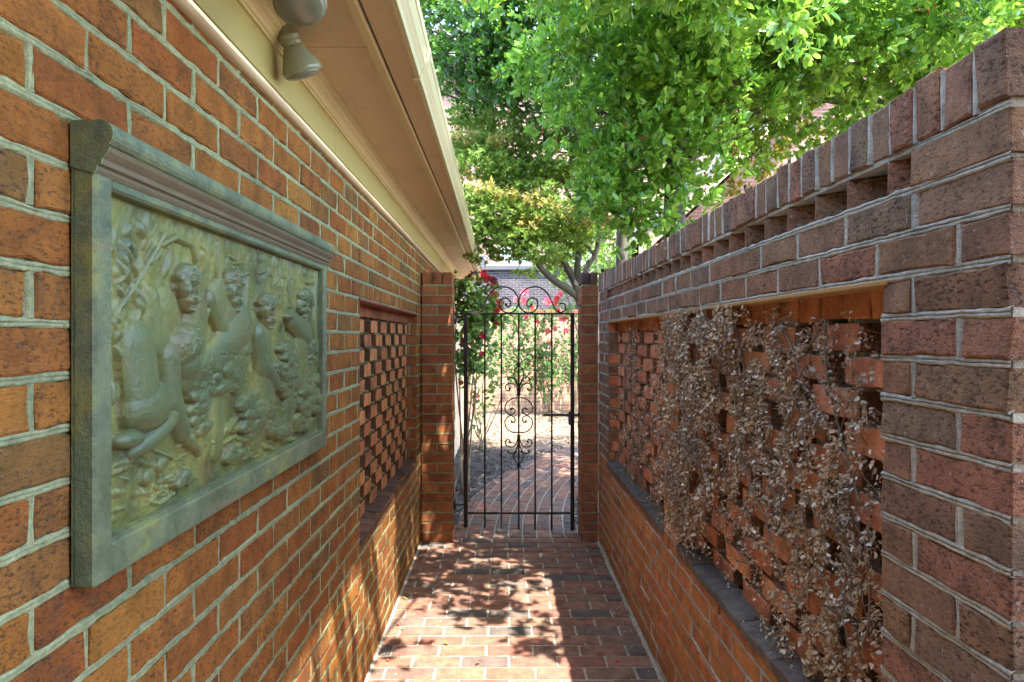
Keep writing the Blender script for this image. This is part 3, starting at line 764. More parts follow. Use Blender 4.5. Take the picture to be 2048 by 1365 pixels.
P, D = clump_points(HB2, 950, sig=.09)
Q = sprigs(P, D, 9, .09, .95, .062)
leaf_mesh('crown', *Q, Q[3]*.45, M['hollyd'], holly2)
mb = MB(); T = Vector((1.25, 7.1, 0))
mb.tube(catmull([T, T + Vector((-.01, 0, 1.6)), T + Vector((.02, 0, 3.2)), T + Vector((0, 0, 4.6))], 5), [.075]*6 + [.065]*5 + [.05]*5, 10)
limbs(mb, T + Vector((.02, 0, 3.1)), HB2, .016)
mb.build('trunk', M['bark'], holly2, True)
sel = RNG.choice(len(P), 260, replace=False); mb = MB()
for i in sel:
    for k in range(RNG.integers(1, 4)): mb.ball(P[i] + rnd_unit(1)[0]*.03, .0085, 6, 4)
o = mb.build('berries', M['berry'], holly2, True); o['kind'] = 'stuff'

maple = empty('maple_tree', 'spreading maple with fine leaves and grey forked branches beyond the gate', 'tree', (.90, 6.25, 0))
mb = MB(); MS = .735
def limb(px, Y0, r0, r1, dy=0):
    pts = catmull([at(x, y, MS*(Y0 + dy*i/len(px))) for i, (x, y) in enumerate(px)], 5)
    mb.tube(pts, [MS*(r0 + (r1-r0)*i/(len(pts)-1)) for i in range(len(pts))], 9)
limb([(1203,983),(1197,800),(1178,650),(1165,600),(1150,575)], 8.4, .10, .085)
limb([(1158,595),(1135,578),(1110,562),(1085,540),(1070,520),(1050,495),(1020,470),(990,455)], 8.4, .055, .015, -.5)
limb([(1160,590),(1145,555),(1125,520),(1105,490),(1095,460),(1070,430),(1040,405),(1005,385),(960,360)], 8.4, .052, .012, .4)
limb([(1162,600),(1155,540),(1158,500),(1148,450),(1140,400),(1120,350),(1090,310)], 8.4, .05, .012, .3)
limb([(1165,600),(1172,540),(1190,510),(1200,470),(1205,430),(1215,390)], 8.4, .045, .012, -.3)
limb([(1190,512),(1178,495),(1165,485),(1150,460),(1130,430)], 8.3, .026, .010)
limb([(1105,490),(1090,450),(1085,410),(1080,370),(1060,330)], 8.5, .024, .008)
limb([(1070,430),(1050,385),(1035,345),(1015,300),(990,270)], 8.6, .02, .008)
limb([(1085,540),(1060,500),(1040,440),(1015,400),(975,385),(940,370)], 8.2, .02, .006)
MBL = pxblobs([(960,330,8.3,.40),(1010,300,8.6,.42),(955,400,8.2,.36),(1000,430,8.1,.36),(1060,385,8.4,.40),(1085,440,8.1,.34),(1040,475,8.0,.28),(1130,415,8.3,.34),(1195,430,8.2,.34),
               (975,470,8.1,.24),(1085,505,8.0,.26),(930,290,8.6,.34),(1020,350,8.5,.42),(1150,470,8.2,.26),(1205,390,8.6,.36),(1100,340,8.6,.40),(1010,250,8.8,.40),(945,455,8.3,.22),(1140,350,8.8,.34),(1075,280,8.9,.34),(940,240,9,.3),(1050,545,7.9,.10),(1040,430,8.3,.34),(960,300,8.9,.4),(1070,340,8.9,.36),(985,400,8.6,.3),(1110,460,8.4,.26),(965,450,8.5,.28),(1000,490,8.4,.2),(950,490,8.6,.16),(1060,470,8.3,.26),(1140,500,8.5,.22),(1180,470,8.6,.24),(1015,450,8.7,.28),(1015,505,8.2,.16),(962,512,8.2,.15),(1100,522,8.4,.16),(1045,512,8.6,.14),(925,400,8.3,.2)])
MBL = [(tuple(Vector((0, 0, H)) + (Vector(cn) - Vector((0, 0, H)))*MS), r*MS) for cn, r in MBL]
mb.build('trunk', M['bark'], maple, True)
P, D = blob_points(MBL, 3600, .42, .2)
D = D*np.array((1, 1, .25)) + np.array((0, 0, -.1))
Q = sprigs(P, D, 5, .06, 1.0, .048, .9)
leaf_mesh('crown', *Q, Q[3]*.62, M['maple'], maple, MAPLE)
NG = pxblobs([(1000,283,8.2,.13),(930,275,8.3,.14),(1135,420,7.9,.18),(1215,440,7.8,.15),(965,375,7.9,.12),(1060,445,7.9,.12),(1075,400,7.9,.14),(1010,390,7.9,.12),(1170,440,7.9,.13),(925,350,8.1,.1)])
NG = [(tuple(Vector((0, 0, H)) + (Vector(cn) - Vector((0, 0, H)))*MS), r*MS) for cn, r in NG]
P, D = blob_points(NG, 5600, .4, .1)
Q = sprigs(P, D*np.array((1, 1, .4)), 5, .05, 1.0, .038, .9)
leaf_mesh('new_growth', *Q, Q[3]*.6, M['tan'], maple, MAPLE)

def shrub(name, label, cat, loc, blobs, mat, dens, L, group=None, flat=.9, stem=.03):
    s = empty(name, label, cat, loc, group)
    P, D = blob_points(blobs, dens, flat)
    Q = sprigs(P, D, 8, L*1.4, .95, L)
    leaf_mesh('foliage', *Q, Q[3]*.5, mat, s)
    for (cn, r) in blobs:
        mb = MB()
        pts = catmull([Vector(loc), Vector(loc).lerp(Vector(cn), .5) + Vector((.05, .05, .1)), Vector(cn)], 4)
        mb.tube(pts, [stem*(1-.6*i/(len(pts)-1)) for i in range(len(pts))], 6)
        mb.build('stem', M['bark'], s, True)
    return s
G2 = 'light green shrubs beyond the maple'
shrub('shrub', 'light green leafy shrub between the maple trunks and the dark brick garage', 'shrub', (1.6, 11.5, 0), pxblobs([(1130,470,11.5,.55),(1110,520,11.3,.40),(1160,540,11.5,.5),(1190,480,11.5,.6)]), M['shrub'], 420, .075, G2)
shrub('shrub', 'bright green leafy shrub in front of the gabled house, just over the wall', 'shrub', (2.4, 10.2, 0), pxblobs([(1240,470,10.2,.42),(1290,420,10.5,.36),(1210,500,10.2,.4),(1275,540,10.2,.36)]), M['shrub'], 420, .07, G2)
shrub('yellowing_shrub', 'sparse shrub with yellowing leaves poking over the middle of the wall coping', 'shrub', (2.15, 5.5, 0), pxblobs([(1520,330,5.5,.20),(1580,290,5.6,.20),(1490,370,5.4,.12),(1620,280,5.5,.18),(1470,400,5.3,.10)]), M['yellowl'], 700, .055)

# ================================================================== ROSES
def rose_mesh(mb_, c0, r, facing):
    """a full bloom: three whorls of cupped petals"""
    f = Vector(facing).normalized(); a = f.cross(Vector((.2, .3, 1))).normalized(); b2 = f.cross(a)
    for (k, rad, lift, open_) in ((5, .35, .30, .2), (6, .75, .15, .6), (7, 1., 0, .9)):
        for i in range(k):
            t = 2*math.pi*(i + random.random()*.5)/k
            def pt(rr, dt, h): return tuple(Vector(c0) + (a*math.cos(t+dt) + b2*math.sin(t+dt))*rr*r + f*h*r)
            B = len(mb_.v)
            mb_.v += [pt(.08, 0, -.1), pt(rad*.62, -.5, lift+.22), pt(rad, -.3, lift+.35*(1-open_)+.1), pt(rad*1.04, .3, lift+.35*(1-open_)), pt(rad*.62, .5, lift+.2)]
            mb_.f += [(B, B+1, B+2), (B, B+2, B+3), (B, B+3, B+4)]
def rose_bush(label, base, Y, canes, lpts, blooms, dens, L=.048, group='rose bushes in the garden beyond the gate', lmat='rosel'):
    s = empty('rose_bush', label, 'rose bush', tuple(base), group)
    mb = MB(); base = Vector(base)
    for (x, y, dY) in canes:
        e = at(x, y, Y + dY); m_ = base.lerp(e, .55) + Vector((random.uniform(-.12, .12), random.uniform(-.1, .1), .12))
        b0 = base + Vector((random.uniform(-.08, .08), random.uniform(-.06, .06), 0))
        pts = catmull([b0, m_, e], 6); mb.tube(pts, [.009*(1-.6*i/(len(pts)-1)) for i in range(len(pts))], 5)
    mb.build('canes', M['twig'], s, True)
    bl = pxblobs([(x, y, Y + dY, r) for (x, y, dY, r) in lpts])
    P, D = blob_points(bl, dens, 1., .1)
    Q = sprigs(P, D, 6, .06, 1.1, L, .6)
    leaf_mesh('leaves', *Q, Q[3]*.6, M[lmat], s)
    for (x, y, dY, r, m_) in blooms:
        mb = MB(); rose_mesh(mb, at(x, y, Y + dY), r, (random.uniform(-.4, .4), -1, random.uniform(.1, .7)))
        mb.build('bloom', M[m_], s, True)
    return s
R_, D_, K_ = 'petalr', 'petald', 'petalp'
rose_bush('tall climbing red rose crowding the hinge side brick pier', (-.38, 6.1, 0), 5.9,
    [(920,560,.1),(940,560,.2),(960,570,.3),(985,600,.4),(950,640,.2),(930,700,0),(975,650,.3)],
    [(925,590,.0,.13),(945,600,.1,.16),(960,625,.2,.16),(930,650,0,.15),(950,690,.1,.14),(925,720,0,.11),(975,600,.3,.10),(915,560,0,.06),(985,640,.3,.09),(940,740,.1,.09)],
    [(968,548,0,.042,R_),(975,556,.1,.035,R_),(987,562,.05,.042,D_),(940,552,0,.022,D_),(973,562,.1,.03,K_),(986,572,.1,.03,K_),(990,592,.2,.045,R_),(994,606,.2,.045,K_),(992,620,.2,.05,R_),(986,600,.2,.035,K_),(985,585,.2,.03,K_),(996,642,.2,.045,R_),(988,640,.2,.03,D_),(966,672,0,.032,R_),(925,682,-.1,.026,D_),(922,766,-.1,.024,D_),(965,708,0,.024,R_)], 2600, .055)
rose_bush('pink rose bush with bare low canes, nearest the dark mulch edge', (-.25, 8.25, 0), 8.3,
    [(930,800,0),(945,720,.1),(965,770,0),(985,700,.2),(1000,760,.1),(955,830,0),(990,820,0)],
    [(945,745,.1,.18),(975,720,.2,.18),(960,800,0,.14),(990,760,.1,.14),(955,850,0,.08)],
    [(945,743,0,.04,K_),(955,793,0,.03,K_)], 1500)
rose_bush('rose bush with the cluster of pink blooms over the gate scrolls', (.25, 11.9, 0), 11.9,
    [(1010,650,0),(1030,610,0),(1050,600,0),(1020,700,0),(1045,680,0),(1000,730,0),(1060,720,0)],
    [(1030,640,0,.22),(1050,625,0,.2),(1015,700,0,.24),(1040,720,0,.25),(1000,680,0,.2),(1060,690,0,.18),(985,720,0,.2),(1025,745,0,.2),(1000,640,0,.16),(1045,665,0,.2)],
    [(1033,600,0,.06,K_),(1050,586,0,.085,K_),(1048,603,0,.075,K_),(1052,634,0,.06,K_),(1066,616,0,.05,R_),(1075,643,0,.04,R_)], 1500)
rose_bush('rose bush against the orange wall, in the middle of the gate', (.8, 12.3, 0), 12.1,
    [(1085,620,0),(1100,605,0),(1070,700,0),(1095,690,0),(1110,740,0),(1080,760,0)],
    [(1080,650,0,.2),(1100,640,0,.2),(1075,730,0,.26),(1100,760,0,.24),(1090,700,0,.2),(1065,770,0,.16),(1060,720,0,.22),(1100,720,0,.22),(1085,790,0,.14)],
    [(1095,603,0,.085,K_),(1087,643,0,.045,R_),(1095,663,0,.06,K_),(1100,688,0,.055,K_),(1110,657,0,.045,K_)], 1500)
rose_bush('rightmost rose bush, beside the latch side of the gate', (1.25, 11.6, 0), 11.6,
    [(1120,590,0),(1135,650,0),(1155,660,0),(1115,720,0),(1145,740,0),(1125,760,0)],
    [(1125,620,0,.18),(1150,630,0,.18),(1140,690,0,.24),(1120,740,0,.24),(1150,740,0,.22),(1165,700,0,.2)],
    [(1113,598,0,.06,R_),(1120,588,0,.06,K_),(1110,608,0,.05,R_),(1116,622,0,.045,R_),(1126,636,0,.085,K_),(1132,662,0,.05,K_),(1155,657,0,.055,K_)], 1500)

# ================================================================== WALLS AND HOUSES BEYOND
bw_ = MB(); bw_.box(-3.2, 5.5, 12.95, 13.15, -.03, 1.86)
b0 = empty('boundary_wall', 'orange brick boundary wall behind the rose bushes', 'garden wall', (1, 13, 0))
M['obrick'] = brick_tex_mat('orange_boundary_brick', (.32,.165,.095), (.39,.22,.13), (.42,.36,.29))
bw_.build('wall', M['obrick'], b0)
mb = MB()
for k in range(40): mb.bbox(-3.2+k*.2175, -3.2+k*.2175+.208, 12.92, 13.18, 1.862, 1.93, .006)
mb.build('coping', M['pierr'], b0)
M['blackbrick'] = brick_tex_mat('dark_garage_brick', (.025,.025,.033), (.055,.05,.055), (.15,.14,.14))
ga = empty('brick_garage', 'low dark grey brick garage with flat metal edged roof behind the roses', 'garage', (0, 20, 0))
mb = MB(); mb.box(-6, 9, 20, 24, -.03, 3.38); mb.build('wall', M['blackbrick'], ga)
mb = MB(); mb.bbox(-6.1, 9.1, 19.88, 24, 3.382, 3.53, .02); mb.build('coping', M['coping'], ga)
mb = MB()
for k in range(76): mb.box(-6+k*.2, -5.985+k*.2, 20.05, 20.065, 3.53, 3.7)
mb.tube([(-6, 20.06, 3.7), (9, 20.06, 3.7)], .015, 6); mb.build('railing', M['coping'], ga)
mb = MB(); mb.bbox(*(at(959.5, 0, 20).x, at(969, 0, 20).x), 19.9, 20.03, 3.532, at(0, 512, 20).z, .01); mb.build('railing_post', M['bluegrey'], ga)
M['pinkbrick'] = brick_tex_mat('pink_house_brick', (.22,.12,.092), (.28,.155,.12), (.30,.26,.23))
hp = empty('brick_house', 'tall pink brick house with a pale window, above the dark garage roof', 'house', (0, 26, 0))
mb = MB(); mb.box(-14, 12, 26, 36, -.03, 11.5); mb.build('wall', M['pinkbrick'], hp)
mb = MB(); mb.hexa([(-14.4, 25.5, 11.5), (12.4, 25.5, 11.5), (12.4, 36, 11.5), (-14.4, 36, 11.5), (-14.4, 29.5, 15), (12.4, 29.5, 15), (12.4, 32, 15), (-14.4, 32, 15)]); mb.build('roof', M['roof'], hp)
def window(parent, x0, x1, z0, z1, Y, nb=2):
    fm = MB(); t = .06
    for (a, b2, c2, d) in ((x0, x1, z0, z0+t), (x0, x1, z1-t, z1), (x0, x0+t, z0+t, z1-t), (x1-t, x1, z0+t, z1-t)): fm.box(a, b2, Y-.05, Y-.003, c2, d)
    for k in range(1, nb): xm = x0 + (x1-x0)*k/nb; fm.box(xm-.04, xm+.04, Y-.048, Y-.003, z0+t, z1-t)
    for k in range(nb): xm = x0 + (x1-x0)*(k+.5)/nb; fm.box(xm-.012, xm+.012, Y-.046, Y-.003, z0+t, z1-t)
    f_ = fm.build('window', M['whitep'], parent)
    g = MB(); g.box(x0+t, x1-t, Y-.025, Y-.002, z0+t, z1-t); g.build('pane', M['glass'], f_)
    s_ = MB(); s_.bbox(x0-.08, x1+.08, Y-.1, Y-.002, z0-.11, z0-.003, .01); s_.build('sill', M['whitep'], f_)
window(hp, at(1001, 0, 26).x, at(1064, 0, 26).x, at(0, 531, 26).z, at(0, 495, 26).z, 26)
window(hp, at(1130, 0, 26).x, at(1193, 0, 26).x, at(0, 531, 26).z, at(0, 495, 26).z, 26)
window(hp, at(1001, 0, 26).x, at(1064, 0, 26).x, at(0, 370, 26).z, at(0, 330, 26).z, 26)
hg = empty('brick_house', 'brick house with cream gable board, on the right above the wall', 'house', (4.5, 12, 0))
M['redhouse'] = brick_tex_mat('red_house_brick', (.21,.10,.075), (.27,.14,.105), (.30,.25,.22))
GY = 12.0; pA, pB = (2.55, 3.0), (7.0, 7.2)
mb = MB(); b_ = len(mb.v)
for y in (GY, GY+8): mb.v += [(2.8, y, -.03), (11.4, y, -.03), (11.4, y, 3.1), (7.1, y, 7.1), (2.8, y, 3.1)]
mb.f += [(0,1,2,3,4), (9,8,7,6,5), (0,4,9,5), (1,6,7,2), (0,5,6,1), (4,3,8,9), (3,2,7,8)]
mb.build('wall', M['redhouse'], hg)
mb = MB()
for sgn in (-1, 1):
    xe, xm = 7.1 + sgn*4.75, 7.1
    mb.hexa([(xe, GY-.35, 2.78), (xm, GY-.35, 7.2), (xm, GY-.31, 7.2), (xe, GY-.31, 2.78), (xe, GY-.35, 3.04), (xm, GY-.35, 7.46), (xm, GY-.31, 7.46), (xe, GY-.31, 3.04)])
mb.build('gable_board', M['cream'], hg)
mb = MB()
for sgn in (-1, 1):
    xe, xm = 7.1 + sgn*4.8, 7.1
    mb.hexa([(xe, GY-.40, 2.99), (xm, GY-.40, 7.47), (xm, GY+8.3, 7.47), (xe, GY+8.3, 2.99), (xe, GY-.40, 3.10), (xm, GY-.40, 7.58), (xm, GY+8.3, 7.58), (xe, GY+8.3, 3.10)])
mb.build('roof', M['roof'], hg)

# ================================================================== MULCH CHIPS
n = 14000; px = RNG.uniform(-.6, 2.6, n); py = 4.9 + 8*RNG.uniform(0, 1, n)**1.3
keep = np.array([not in_path(a, b2, .0 if RNG.random() > .12 else -.12) for a, b2 in zip(px, py)])
px, py = px[keep], py[keep]; n = len(px)
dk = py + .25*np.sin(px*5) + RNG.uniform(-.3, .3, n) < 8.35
for sel_, mt, nm, lb in ((dk, 'shadechip', 'mulch_chips', 'bark mulch chips in a shade-darkened colour in the bed just through the gate'), (~dk, 'chip', 'sunlit_mulch', 'same mulch in a sunlit tan colour under the rose bushes')):
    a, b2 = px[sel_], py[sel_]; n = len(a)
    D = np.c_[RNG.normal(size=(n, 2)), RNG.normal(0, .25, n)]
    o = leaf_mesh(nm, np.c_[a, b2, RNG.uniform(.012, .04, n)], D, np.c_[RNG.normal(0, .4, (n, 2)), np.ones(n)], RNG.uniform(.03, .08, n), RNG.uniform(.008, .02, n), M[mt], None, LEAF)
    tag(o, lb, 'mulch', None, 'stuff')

# ================================================================== IRON GATE
GYP = 4.735
gt = empty('iron_gate', 'black wrought iron gate with scroll crest between the two brick piers', 'gate', ((1037-CX)*GYP/F, GYP, 0))
def g(x, y, d=0.): p = at(x, y, GYP); return Vector((p.x, GYP + d, p.z))
def gbar(name, x0, x1, y0, y1, th=.016):
    mb = MB(); a, b2 = g(x0, y0), g(x1, y1)
    mb.bbox(min(a.x, b2.x), max(a.x, b2.x), GYP-th/2, GYP+th/2, min(a.z, b2.z), max(a.z, b2.z), .0015)
    return mb.build(name, M['iron'], gt)
gbar('stile', 927.5, 935.5, 629.8, 1055, .03); gbar('stile', 1141, 1148.5, 629.8, 1061, .03)
gbar('top_rail', 908.5, 1148.5, 626.2, 629.6, .024)
for x, yb in ((969.7, 1056), (1002.8, 1057.5), (1037.5, 1059), (1070.3, 1060), (1103.5, 1061)): gbar('bar', x-1.75, x+1.75, 629.8, yb, .012)
gbar('bottom_rail', 935.7, 1140.8, 1024.5, 1028.8, .008)
gbar('hinge_post', 903.5, 908.3, 604, 1079, .03)
for y in (640, 1010):
    mb = MB(); mb.tube([g(909.5, y-9), g(909.5, y+9)], .008, 10); mb.tube([g(909, y), g(928, y)], .005, 6); mb.build('hinge', M['iron'], gt, True)
def gz1(x, y): return (880 + x/4.015, 520 + y/4.015)
def scroll(name, pts, r=.0045, both=True, ax=632, conv=gz1, k=7, ends=True, parent=None):
    mb = MB()
    for m_ in ((1, -1) if both else (1,)):
        P = [g(*conv(ax + m_*(x-ax), y)) for x, y in pts]
        cp_ = catmull(P, k); mb.tube(cp_, r, 7)
        if ends: mb.ball(P[-1], r*1.9, 8, 6)
    return mb.build(name, M['iron'], parent or gt, True)
crest = [(298,352),(272,350),(256,378),(268,412),(298,422),(335,402),(362,345),(398,275),(450,228),(510,217),(572,235),(615,280),(630,335),(618,385),(585,418),(540,426),(498,405),(478,362),(488,322),(520,306),(553,318),(568,350),(556,376),(535,373),(530,358)]
for m_ in (1, -1):
    mb = MB(); P = [g(*gz1(632 + m_*(x-632), y)) for x, y in crest]
    mb.tube(catmull(P, 6), .0052, 8); mb.ball(P[-1], .010, 8, 6); mb.ball(P[0], .007, 8, 6); mb.build('crest_scroll', M['iron'], gt, True)
def gz4(x, y): return (990 + x/5.25, 700 + y/5.25)
ax = 249
mb = MB()
def orn(pts, r=.0042, end=True):
    for m_ in (1, -1):
        P = [g(*gz4(ax + m_*(x-ax), y), -.008) for x, y in pts]
        mb.tube(catmull(P, 6), r, 7)
        if end: mb.ball(P[-1], r*2., 8, 6)
orn([(249,500),(180,512),(125,555),(103,610),(120,655),(160,680),(200,665),(208,630),(185,612),(168,622)])
orn([(249,868),(180,862),(125,825),(103,765),(120,720),(160,692),(200,705),(210,738),(195,762),(175,752)])
orn([(240,470),(232,410),(205,365),(160,352),(122,365),(110,395),(122,425),(148,428),(155,408)])
orn([(244,470),(240,390),(215,330),(185,295),(155,285),(138,305)])
orn([(247,380),(218,320),(198,265),(205,215),(230,185),(246,168)], .0036, False)
orn([(249,160),(235,140),(222,124),(205,120)], .0032, False)
orn([(240,905),(230,965),(205,1010),(165,1020),(122,1005),(110,970),(125,945),(152,945),(155,965)])
orn([(244,910),(240,990),(215,1060),(190,1085),(160,1085),(140,1070)])
orn([(230,1060),(205,1090),(200,1130),(225,1175),(246,1200)], .0036, False)
orn([(247,1200),(235,1225),(222,1245),(205,1250)], .0034, False)
for (y, r) in ((160, 22), (470, 26), (905, 24), (1208, 24)):
    q = gz4(ax, y); mb.ball(g(*q), (r*.9/5.25/285, .012, r*.8/5.25/285), 10, 7)
mb.build('centre_scrollwork', M['iron'], gt, True)
mb = MB(); a = g(1086, 827.5); b2 = g(1160, 831.5); mb.bbox(a.x, b2.x, GYP-.034, GYP-.018, b2.z, a.z, .002); lt = mb.build('latch_bar', M['iron'], gt)
mb = MB(); a = g(1136, 822); b2 = g(1141.5, 849); mb.bbox(a.x, b2.x, GYP-.05, GYP-.016, b2.z, a.z, .003); mb.build('latch_box', M['bluegrey'], lt)
mb = MB(); a = g(1160.2, 815); b2 = g(1164, 845); mb.bbox(a.x, b2.x, GYP-.045, GYP-.01, b2.z, a.z, .002); mb.build('strike_plate', M['iron'], lt)

# ================================================================== RELIEF PANEL
rp_ = empty('relief_panel', 'green bronze relief panel of children gathering fruit, hung on the house brickwork', 'relief panel', (XL, 1.45, 1.38))
PY0, PY1, PB = .8757, 2.03, 1.077
mb = MB(); mb.bbox(XL+.002, -.556, PY0, PY1, PB, 1.64, .004); mb.build('backing', M['vframe'], rp_)
def ring(name, x0, x1, y0, y1, z0, z1, ty0, ty1, tz0, tz1, mat, ch=.004):
    mb = MB()
    mb.bbox(x0, x1, y0, y0+ty0, z0, z1, ch); mb.bbox(x0, x1, y1-ty1, y1, z0, z1, ch)
    mb.bbox(x0, x1-.0012, y0+ty0-.001, y1-ty1+.001, z0, z0+tz0, ch); mb.bbox(x0, x1-.0012, y0+ty0-.001, y1-ty1+.001, z1-tz1, z1, ch)
    return mb.build(name, mat, rp_)
ring('frame', -.560, -.529, PY0, PY1, PB, 1.628, .040, .034, .048, .025, M['vframe'])
mb = MB(); mb.box(-.56, -.5335, PY0+.04, PY1-.034, PB+.048, PB+.054); mb.build('frame_fillet', M['vframe'], rp_)
prof = [(XL+.003, 1.625), (-.529, 1.617), (-.526, 1.622), (-.526, 1.627), (-.520, 1.629), (-.519, 1.636), (-.515, 1.640), (-.511, 1.645), (-.509, 1.651)]
for k in range(11):
    a = -math.pi*.35 + math.pi*1.05*k/10
    prof.append((-.523 + .0185*math.cos(a), 1.668 + .0185*math.sin(a)))
prof += [(-.545, 1.686), (XL+.003, 1.684)]
cove = prof[:9] + [(-.530, 1.653), (XL+.003, 1.653)]; roll = [(XL+.003, 1.6535), (-.531, 1.6535)] + prof[9:]
mb = MB(); mb.prism(roll, PY0+.002, PY1+.004); mb.build('cornice', M['vframe'], rp_)
M['vcove'] = plain('brown_stained_bronze', (.135,.11,.06), .55, 0, .35, 14, .4)
mb = MB(); mb.prism(cove, PY0+.002, PY1+.003); mb.build('cove', M['vcove'], rp_)
mb = MB(); mb.prism(prof, PY0-.0025, PY0+.0015); mb.build('cornice_end', M['vframe'], rp_)
# sculpted field: a height map of rounded bodies
FY0, FY1, FZ0, FZ1 = PY0+.040, PY1-.034, PB+.053, 1.604
ny, nz = 640, 290
Yg, Zg = np.meshgrid(np.linspace(FY0, FY1, ny), np.linspace(FZ0, FZ1, nz))
XF = -.535
def vnoise(sy, sz, seed):
    r = np.random.default_rng(seed); gy_, gz_ = int((FY1-FY0)*sy)+3, int((FZ1-FZ0)*sz)+3
    G = r.normal(0, 1, (gz_, gy_)); y = (Yg-FY0)*sy; z = (Zg-FZ0)*sz
    i, k = z.astype(int), y.astype(int); a = z-i; b2 = y-k; a = a*a*(3-2*a); b2 = b2*b2*(3-2*b2)
    return G[i, k]*(1-a)*(1-b2) + G[i+1, k]*a*(1-b2) + G[i, k+1]*(1-a)*b2 + G[i+1, k+1]*a*b2
Hh = .0016*vnoise(14, 14, 1) + .0011*vnoise(45, 35, 2) + .0007*vnoise(110, 90, 3)
top = np.clip((Zg-1.45)/.15, 0, 1)*np.clip((Yg-1.25)/.3, 0, 1)
Hh += top*.0026*np.abs(vnoise(95, 42, 4))
ID = np.zeros_like(Hh, int)
def conv(x, y):
    u = CX - x; Y = -XF*F/u; return Y, H - (y-CY)*Y/F, -XF/u, -XF*F/(u*u)    # Y, Z, m per px vertical, m per px horizontal
def put(h, fid=0, k=.0007):
    global Hh, ID
    m_ = h > Hh
    if fid: ID[m_ & (h > .004)] = fid
    d = np.clip(.5 + .5*(h-Hh)/k, 0, 1)
    Hh = np.where(h > -.5, Hh*(1-d) + h*d + k*d*(1-d)*.5, Hh)
def ell(x, y, rx, ry, hgt, fid=0, ang=0., base=0., pw=.5, tex=None):
    Y, Z, mz, my = conv(x, y); a, b2 = rx*my, ry*mz
    dy, dz = Yg-Y, Zg-Z
    ca, sa = math.cos(ang), math.sin(ang)
    e = ((dy*ca + dz*sa)/a)**2 + ((-dy*sa + dz*ca)/b2)**2
    h = base + hgt*np.clip(1-e, 0, 1)**pw
    if tex is not None: h = h + tex*(e < 1)
    put(np.where(e < 1, h, -1), fid)
def cap(x0, y0, r0, x1, y1, r1, h0, h1, fid=0, base=0.):
    A, Bp = conv(x0, y0), conv(x1, y1)
    ra, rb = r0*(A[2]*.5 + A[3]*.5)*1., r1*(Bp[2]*.5 + Bp[3]*.5)
    vy, vz = Bp[0]-A[0], Bp[1]-A[1]; L2 = vy*vy + vz*vz + 1e-9
    t = np.clip(((Yg-A[0])*vy + (Zg-A[1])*vz)/L2, 0, 1)
    d = np.hypot(Yg-A[0]-t*vy, Zg-A[1]-t*vz); r = ra + (rb-ra)*t
    e = (d/r)**2
    put(np.where(e < 1, base + (h0 + (h1-h0)*t)*np.sqrt(np.clip(1-e, 0, 1)), -1), fid)
def dent(x, y, rx, ry, dep):
    global Hh
    Y, Z, mz, my = conv(x, y); e = ((Yg-Y)/(rx*my))**2 + ((Zg-Z)/(ry*mz))**2
    Hh = Hh - dep*np.exp(-e*1.6)
hair = .0013*np.abs(vnoise(230, 170, 8)) + .0007*vnoise(110, 90, 9)
flesh = .0003*vnoise(60, 60, 10)
fr_ = random.Random(3)
# ground, rocks and foliage
for i in range(60):
    x = fr_.uniform(225, 640); yb = 1065 - (x-218)*.47; y = yb - fr_.uniform(5, 150)*(1 - (x-218)/700)
    ell(x, y, fr_.uniform(10, 34), fr_.uniform(4, 11), fr_.uniform(.0015, .006), 0, fr_.uniform(-.4, .3), 0, 1., .0012*vnoise(150, 130, 20+i % 5))
for i in range(60):                                            # leaves in the upper left corner and along the stems
    x, y = fr_.choice([(252,480),(290,455),(275,520),(330,500),(245,570),(300,600),(250,640),(270,690)]); x += fr_.uniform(-25, 25); y += fr_.uniform(-40, 40)
    ell(x, y, fr_.uniform(4, 9), fr_.uniform(20, 40), fr_.uniform(.004, .009), 0, fr_.choice([-.7, -.4, .5, .8]) + fr_.uniform(-.2, .2), 0, 1.)
for pts in ([(225,690),(250,620),(290,560),(325,500),(340,470)], [(335,490),(365,475),(395,490),(405,520)], [(640,560),(636,640),(640,720)], [(585,560),(590,610),(600,660)], [(505,560),(500,620),(510,700)], [(420,640),(450,560),(445,490)]):
    for p, q in zip(pts, pts[1:]): cap(*p, 4.5, *q, 4.5, .007, .007)
for i in range(16):
    x = fr_.uniform(330, 640); y = 470 + (x-330)*.28 + fr_.uniform(0, 30)
    ell(x, y, 11, 5, .004, 0, fr_.uniform(-.5, .5), 0, 1.)
# children: 1 kneeling, 2-3 standing behind, 4-5 on the far side, 6 at the far edge
cap(318,610,26, 330,680,34, .008,.010, 2); cap(405,630,30, 395,740,34, .012,.013, 2); cap(430,600,12, 455,660,14, .012,.014, 2)
ell(345,625,26,52, .010, 2, .35); ell(300,690,52,24, .014, 1, -.25, 0, .6)                # wings
cap(286,700,44, 290,790,40, .020,.026, 1); ell(302,812,44,56, .031, 1, .1); ell(318,862,52,26, .025, 1, .35); ell(268,878,26,20, .020, 1)
cap(345,715,22, 350,800,20, .020,.021, 1); cap(350,800,20, 372,862,15, .021,.018, 1); ell(386,884,20,13, .017, 1, -.5)
for k in range(4): cap(384+k*4, 884+k*3, 6, 398+k*2, 892+k*6, 4, .017, .012, 1)
ell(376,690,32,44, .026, 1, .2, 0, .5, hair); ell(384,728,22,34, .022, 1, 0, 0, .5, flesh)
